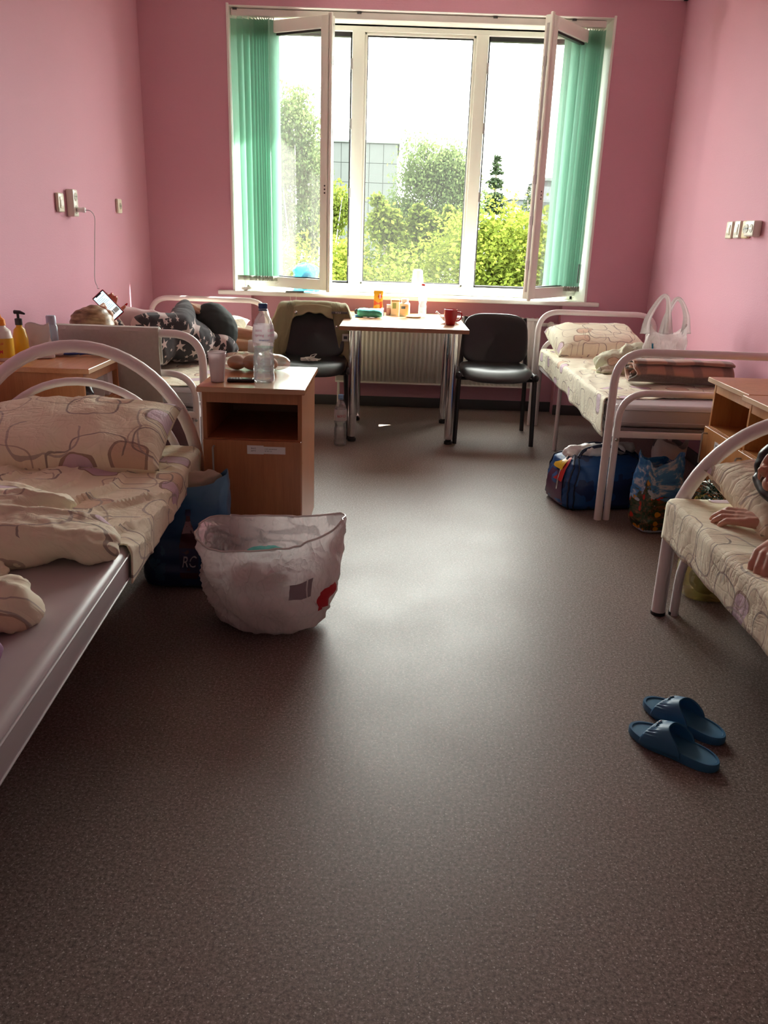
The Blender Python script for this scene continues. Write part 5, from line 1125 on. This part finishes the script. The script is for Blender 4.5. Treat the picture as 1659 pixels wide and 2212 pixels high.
# ================================================================ people
def skinmat(name, col, warm):
    g = N(name); co = g.coord(); g.p(col=g.mix(g.noise(co, 25, 3), col, warm), rough=.5, spec=.4, sub=.08); g.bump(g.noise(co, 350, 2), .12, .001); return g.m
SKIN = skinmat('skin', (.52, .28, .20), (.58, .30, .22)); SKIN2 = skinmat('skin_tan', (.50, .29, .18), (.56, .33, .22)); NAIL = M('pale_nail', (.62, .38, .32), .25); REDN = M('red_nail_polish', (.55, .02, .03), .15)
def hand_chains(w, fwd, nrm, side=1, s=1.0, curl=(.25, .25, .25, .3), spread=.12, thumb=.7, tcurl=.3, base=.25):
    "w wrist, fwd direction of fingers, nrm back-of-hand normal, side=+1 thumb on +(fwd x nrm)"
    w = Vector(w); f = Vector(fwd).normalized(); n = Vector(nrm); n = (n-f*n.dot(f)).normalized(); x = f.cross(n)*side
    ch = []; tips = []
    L = [(.040, .026, .021), (.046, .029, .022), (.043, .027, .021), (.033, .020, .018)]; off = [.029, .010, -.009, -.027]; kn = [.088, .092, .087, .078]
    ch.append([(w, .024*s), (w+f*.03*s+x*.006*s, .022*s), (w+f*.06*s+x*.012*s, .0165*s)]); ch.append([(w-x*.004*s, .022*s), (w+f*.055*s-x*.018*s, .0155*s)])
    for i in range(4):
        k = w+f*kn[i]*s+x*off[i]*s; ch.append([(w+f*.03*s+x*off[i]*.6*s, .016*s), (k, .0115*s)])
        a = base; d0 = (f+x*(off[i]/.03)*spread).normalized(); p = k; seq = [(p, .0108*s)]
        for j, l in enumerate(L[i]):
            d = (d0*cos(a)-n*sin(a)); p = p+d*l*s; seq.append((p, (.0098, .0088, .0072)[j]*s)); a += curl[i]*(1.2 if j == 0 else .8)*1.25
        ch.append(seq); tips.append((p, d, n*cos(a-curl[i])+d0*sin(a-curl[i])))
    tb = w+f*.022*s+x*.026*s; d = (f*cos(thumb)+x*sin(thumb)-n*.15).normalized(); p1 = tb+d*.042*s; d2 = (d+f*tcurl-n*tcurl*.4).normalized(); p2 = p1+d2*.032*s; d3 = (d2+f*tcurl*.6).normalized(); p3 = p2+d3*.023*s
    ch.append([(w+f*.015*s+x*.012*s, .018*s), (tb, .0165*s), (p1, .0122*s), (p2, .011*s), (p3, .0082*s)]); tips.append((p3, d3, n)); return ch, tips
def nails(tips, mat, parent, s=1.0, lg=1.0):
    for p, d, n in tips:
        n = (Vector(n)-Vector(d)*Vector(n).dot(Vector(d))).normalized(); x = Vector(d).cross(n); M3 = Matrix((x, d, n)).transposed(); B().ell(p+d*(.001+.004*(lg-1))*s+n*.0062*s, (.0055*s, .0075*s*lg, .002*s), 10, 6, M3).build('nail', mat, parent)
def head_parts(c, up, face, s=1.0):
    "ellipsoids of a head: c centre, up crown direction, face looking direction"
    z = Vector(up).normalized(); y = -Vector(face); y = (y-z*y.dot(z)).normalized(); x = y.cross(z); R = Matrix((x, y, z)).transposed(); P = lambda a, b, d: Vector(c)+R @ Vector((a*s, b*s, d*s))
    E = [(P(0, .012, .03), (.077*s, .095*s, .088*s), R), (P(0, -.028, -.045), (.058*s, .062*s, .062*s), R), (P(0, -.062, -.088), (.024*s, .024*s, .018*s), R), (P(0, -.080, .022), (.050*s, .016*s, .014*s), R),
         (P(.038, -.062, -.02), (.026*s, .024*s, .026*s), R), (P(-.038, -.062, -.02), (.026*s, .024*s, .026*s), R), (P(0, -.088, -.062), (.022*s, .011*s, .006*s), R), (P(0, -.086, -.071), (.019*s, .011*s, .007*s), R),
         (P(.078, .012, -.005), (.010*s, .019*s, .03*s), R), (P(-.078, .012, -.005), (.010*s, .019*s, .03*s), R)]
    nose = [(P(0, -.085, .012), .010*s), (P(0, -.103, -.02), .011*s), (P(0, -.111, -.034), .0115*s)]; nb = [(P(.011, -.098, -.037), .0085*s), (P(-.011, -.098, -.037), .0085*s)]
    return E, [nose, nb], P, R
# ---- dark-haired person on the right arched bed, lying on the side facing the room
pe = thing('person', 'dark-haired person in white top lying on the right bed, hands on the sheet', 'person', (1.5, 1.7, .47)); O = Vector((1.5, 1.7, .47)); inv = lambda ch: [[(Vector(p)-O, r) for p, r in c] for c in ch]; sub = lambda e: [((Vector(q[0])-O),)+tuple(q[1:]) for q in e]
HE, HN, HP, HR = head_parts((1.245, 2.405, .665), (.10, .97, .10), (-.90, .10, .18))
w1 = (1.215, 2.425, .500); h1, tp1 = hand_chains(w1, (-.78, .62, -.02), (.02, -.35, .93), 1, 1.12, (.42, .40, .40, .42), .10, .55, .35, .10)
w2 = (1.135, 2.20, .515); h2, tp2 = hand_chains(w2, (-.62, -.72, -.10), (-.30, -.18, .92), -1, 1.1, (.32, .35, .38, .40), .10, .4, .25, .55)
arms = [[((1.40, 2.16, .67), .052), ((1.43, 2.20, .56), .043), ((1.36, 2.30, .505), .037), ((1.27, 2.385, .503), .027), (w1, .0225)], [((1.42, 2.13, .56), .052), ((1.40, 2.05, .50), .043), ((1.27, 2.12, .505), .034), (w2, .0225)]]
torso = [[((1.33, 2.29, .63), .048), ((1.43, 2.17, .62), .10)]]
body = blob('body', inv(arms+h1+h2+torso+HN), SKIN, pe, .0036, 5, sub(HE)+sub([((1.46, 2.0, .60), (.11, .20, .14)), ((1.47, 1.72, .585), (.10, .2, .12)), ((1.49, 1.5, .60), (.12, .16, .15))]), n=12)
nails(inv_t := [(Vector(p)-O, d, n) for p, d, n in tp1+tp2], NAIL, body)
for s_ in (-1, 1):
    B().ell(HP(s_*.034, -.079, .003)-O, (.015, .008, .0055), 12, 8, HR).build('eyelid', M('lash_line', (.12, .06, .05), .5), body)
B().ell(HP(0, -.097, -.066)-O, (.023, .006, .009), 12, 8, HR).build('lips', M('lip_skin', (.45, .14, .13), .4), body)
hr = [(HP(0, .03, .045), (.086, .098, .088), HR), (HP(0, .05, -.02), (.08, .07, .09), HR), (HP(.0, -.052, .088), (.066, .035, .035), HR), (HP(.066, -.035, .045), (.022, .045, .06), HR), (HP(-.066, -.035, .045), (.022, .045, .06), HR)]
hairc = [[(HP(-.06, -.06, .07), .022), (HP(-.075, -.055, .0), .018), (HP(-.078, -.035, -.07), .015), (HP(-.08, -.02, -.13), .010)], [(HP(.06, .05, .0), .05), (HP(.03, .12, -.09), .045), (HP(.0, .16, -.18), .03)]]
DHAIR = M('dark_brown_hair', (.012, .009, .008), .35, .3, 60); blob('hair', inv(hairc), DHAIR, pe, .006, 3, sub(hr), disp=lambda p: .0012*sin(p.z*160+4*nz(p.x*20, p.y*20, 0)))
WTEE = M('white_cotton_tee', (.72, .70, .68), .85, .05, 8)
blob('shirt', inv([[((1.40, 2.13, .66), .078), ((1.425, 2.185, .58), .066)], [((1.42, 2.12, .555), .075), ((1.39, 2.06, .515), .06)]]), WTEE, pe, .010, 4, sub([((1.46, 2.0, .605), (.135, .22, .15)), ((1.47, 1.75, .59), (.125, .22, .135))]), disp=lambda p: .006*fold(p.x, p.y+p.z, 8, 2))
blob('trousers', inv([[((1.49, 1.5, .66), .13), ((1.25, 1.28, .62), .095), ((1.30, 1.10, .60), .075), ((1.45, .95, .58), .055)], [((1.49, 1.5, .58), .12), ((1.30, 1.20, .56), .09), ((1.4, .95, .53), .055)]]), M('grey_jersey', (.20, .20, .22), .9), pe, .012, 4, sub([((1.49, 1.52, .60), (.14, .18, .165))]), disp=lambda p: .006*fold(p.x, p.y+p.z, 8, 5))
bd_ = (Vector(w1)+Vector((.018, -.012, .001))-O); B().tube([bd_+Vector((.62*.0265*cos(k), .78*.0265*cos(k), .0265*sin(k)*.96)) for k in np.linspace(0, 2*pi, 28)][:-1], .0016, 6, closed=True).build('bracelet', M('gold', (.75, .48, .18), .25, metal=1), pe)
# ---- blond person on the left far bed, lying on the side with the back to the viewer
def starmat():
    g = N('dark_grey_star_jersey'); co = g.coord(); x, y, z = g.sep(co)
    uv = g.comb(g.math('MULTIPLY_ADD', y, .55, x), g.math('MULTIPLY_ADD', y, -.30, z), 0.0)
    def stars(scl, loc, rad, thr):
        v = g.add('ShaderNodeTexVoronoi', voronoi_dimensions='2D', feature='F1'); m_ = g.scale(uv, (scl, scl, 1), loc); g.set(v.inputs['Vector'], m_); v.inputs['Scale'].default_value = 1; v.inputs['Randomness'].default_value = .8
        d = g.vmath('SUBTRACT', m_, v.outputs['Position']); dx, dy, dz = g.sep(d); r, gg, bb_ = g.sep(v.outputs['Color'])
        ang = g.math('ADD', g.math('ARCTAN2', dy, dx), g.math('MULTIPLY', gg, 6.28)); k = 2*pi/5
        th = g.math('ABSOLUTE', g.math('SUBTRACT', g.math('FLOORED_MODULO', ang, k), k/2)); rho = v.outputs['Distance']
        e = g.math('MULTIPLY', rho, g.math('COSINE', g.math('SUBTRACT', radians(72), th)))
        lim = g.math('MULTIPLY', g.math('MULTIPLY_ADD', r, .5, .7), rad*cos(radians(72))); return g.math('MULTIPLY', g.math('LESS_THAN', e, lim), g.math('GREATER_THAN', bb_, thr))
    m1 = stars(9.5, (0, 0, 0), .40, .12); m2 = stars(21, (3.3, 1.1, 0), .30, .45); f = g.math('MAXIMUM', m1, m2)
    g.p(col=g.mix(f, g.mix(g.noise(co, 40, 2), (.045, .042, .048), (.065, .06, .066)), (.62, .52, .50)), rough=.9, spec=.1, sheen=.15); return g.m
STAR = starmat(); GREENT = M('dark_green_jersey', (.030, .040, .038), .85, .15, 12); SOCKM = M('white_sock_knit', (.72, .66, .64), .9, .06, 40, bump=.3, bs=300, bd=.002)
pb_ = thing('person', 'blond person in star-patterned pyjama top lying on the left bed', 'person', (-1.2, 4.8, .575)); O = Vector((-1.2, 4.8, .575)); inv = lambda ch, O=O: [[(Vector(p)-O, r) for p, r in c] for c in ch]; sub = lambda e, O=O: [((Vector(q[0])-O),)+tuple(q[1:]) for q in e]
HE, HN, HP, HR = head_parts((-1.505, 4.27, .835), (-.10, -.92, .30), (.10, .35, .92))
wr_ = (-1.545, 4.545, .845); hp_, tpp = hand_chains(wr_, (.25, -.30, .92), (-.15, .95, .28), -1, .98, (.45, .42, .42, .45), .12, .75, .2, .15)
wt = (-1.225, 4.985, .885); ht, tpt = hand_chains(wt, (.96, .18, -.16), (.12, -.30, .95), 1, 1.0, (.18, .18, .18, .2), .08, .4, .2, .15)
arms = [[((-1.40, 4.50, .70), .05), ((-1.50, 4.70, .68), .04), ((-1.53, 4.62, .78), .034), (wr_, .0225)], [((-1.33, 4.55, .80), .05), ((-1.20, 4.72, .80), .042), ((-1.21, 4.86, .85), .032), (wt, .023)]]
legs = [[((-1.07, 5.05, .78), .11), ((-1.38, 5.32, .70), .062), ((-1.15, 5.42, .69), .052), ((-.90, 5.40, .675), .036), ((-.84, 5.40, .67), .036), ((-.80, 5.46, .665), .03), ((-.78, 5.53, .66), .024)],
        [((-1.07, 5.05, .68), .11), ((-1.36, 5.25, .62), .062), ((-1.15, 5.33, .62), .050), ((-.92, 5.32, .615), .036), ((-.86, 5.33, .61), .036), ((-.82, 5.40, .61), .03), ((-.80, 5.47, .605), .024)]]
neck = [[((-1.47, 4.36, .78), .05), ((-1.40, 4.46, .72), .07)]]
body2 = blob('body', inv(arms+hp_+ht+legs+neck+HN), SKIN2, pb_, .0042, 5, sub(HE)+sub([((-1.33, 4.60, .71), (.10, .17, .12)), ((-1.2, 4.82, .70), (.10, .15, .11)), ((-1.08, 5.02, .73), (.12, .13, .13))]), n=12)
nails([(Vector(p)-O, d, n) for p, d, n in tpp], REDN, body2, 1.0, 2.2)
BLOND = N('blond_hair_strands'); co = BLOND.coord(); BLOND.p(col=BLOND.ramp(BLOND.noise(BLOND.scale(co, (14, 14, 45)), 1.2, 4), [(.36, (.13, .07, .035)), (.5, (.27, .165, .08)), (.64, (.44, .31, .17))]), rough=.42); BLOND = BLOND.m
blob('hair', inv([[(HP(.05, .0, .09), .05), (HP(.095, .02, .02), .045), (HP(.13, .03, -.06), .035), (HP(.15, .06, -.13), .02)], [(HP(-.05, .03, .06), .05), (HP(-.09, .07, -.02), .045), (HP(-.10, .09, -.1), .03)]]), BLOND, pb_, .007, 3,
     sub([(HP(0, .022, .042), (.102, .112, .104), HR), (HP(0, .06, -.01), (.10, .075, .11), HR)]), disp=lambda p: .002*sin(p.z*190+5*nz(p.x*9, p.y*9, p.z*9)))
starc = [[((-1.34, 4.53, .80), .078), ((-1.19, 4.66, .79), .082), ((-1.205, 4.84, .835), .072), ((-1.222, 4.955, .872), .050)], [((-1.40, 4.50, .70), .08), ((-1.50, 4.69, .68), .062), ((-1.53, 4.62, .78), .05)]]
blob('pyjama_top', inv(starc), STAR, pb_, .010, 4, sub([((-1.33, 4.58, .71), (.15, .19, .135)), ((-1.19, 4.80, .70), (.165, .20, .125)), ((-1.07, 4.93, .66), (.15, .12, .085)), ((-1.04, 5.03, .635), (.12, .13, .055))]), disp=lambda p: .007*fold(p.x*1.2, p.y+p.z, 8, 2))
blob('trousers', inv([[((-1.08, 5.03, .78), .125), ((-1.38, 5.31, .71), .085), ((-1.24, 5.39, .70), .078)], [((-1.07, 5.03, .69), .12), ((-1.36, 5.25, .63), .08), ((-1.22, 5.31, .63), .072)]]), GREENT, pb_, .010, 4, sub([((-1.07, 5.03, .735), (.145, .15, .155))]), disp=lambda p: .004*fold(p.x, p.y+p.z, 9, 5))
for l_ in legs:
    P_ = [(Vector(p)-O, r+.006) for p, r in l_[3:]]; blob('sock', [[(P_[0][0]*.6+P_[1][0]*.4, P_[0][1])]+P_[1:]], SOCKM, pb_, .006, 3)
# ---- the phone in the raised hand
t = thing('smartphone', 'smartphone in red case held up by the blond person', 'phone', (-1.498, 4.425, .92)); ax = Vector((.058, .012, -.066)).normalized(); nn = Vector((.02, -.95, .18)); nn = (nn-ax*nn.dot(ax)).normalized(); sx_ = (-ax).cross(nn)
t.rotation_euler = Matrix((sx_, -ax, nn)).transposed().to_euler()
B().box(-.0385, .0385, -.0775, .0775, -.0095, .0008, .006, 3).build('case', M('red_silicone_case', (.50, .015, .05), .4), t)
B().box(-.0355, .0355, -.0745, .0745, -.004, .0018, .001, 1).build('bezel', M('black_glass_bezel', (.01, .01, .02), .1), t)
def scr(col, st): 
    g = N('screen_%g' % sum(col)); g.p(col=(.02, .02, .02), rough=.1, emit=col, emits=st); return g.m
sc_ = B().box(-.0325, .0325, -.0705, .0705, .0016, .0022).build('screen', scr((.55, .66, .70), .52), t, smooth=0); B().box(-.018, .018, .0655, .0715, .002, .0026).build('notch', M('black_glass_bezel', (.01, .01, .02), .1), t, smooth=0)
TXT = scr((.34, .42, .45), .52)
for i in range(9): B().box(-.028, .028-.02*((i*7) % 4)/3, .050-i*.0085, .0535-i*.0085, .0021, .0025).build('text_line', TXT, sc_, smooth=0)
for (a, b_, c_) in ((-.03, -.001, (.09, .08, .07)), (.001, .03, (.12, .11, .10))): B().box(a, b_, -.052, -.03, .0021, .0025).build('picture', scr(c_, .5), sc_, smooth=0)
o = B().tube(spline([(-1.447, 4.43, .858), (-1.435, 4.435, .835), (-1.42, 4.45, .80)], 5), .0025, 6).build('phone_lead', WCB); tag(o, 'short white lead leaving the lower end of the smartphone', 'cable')
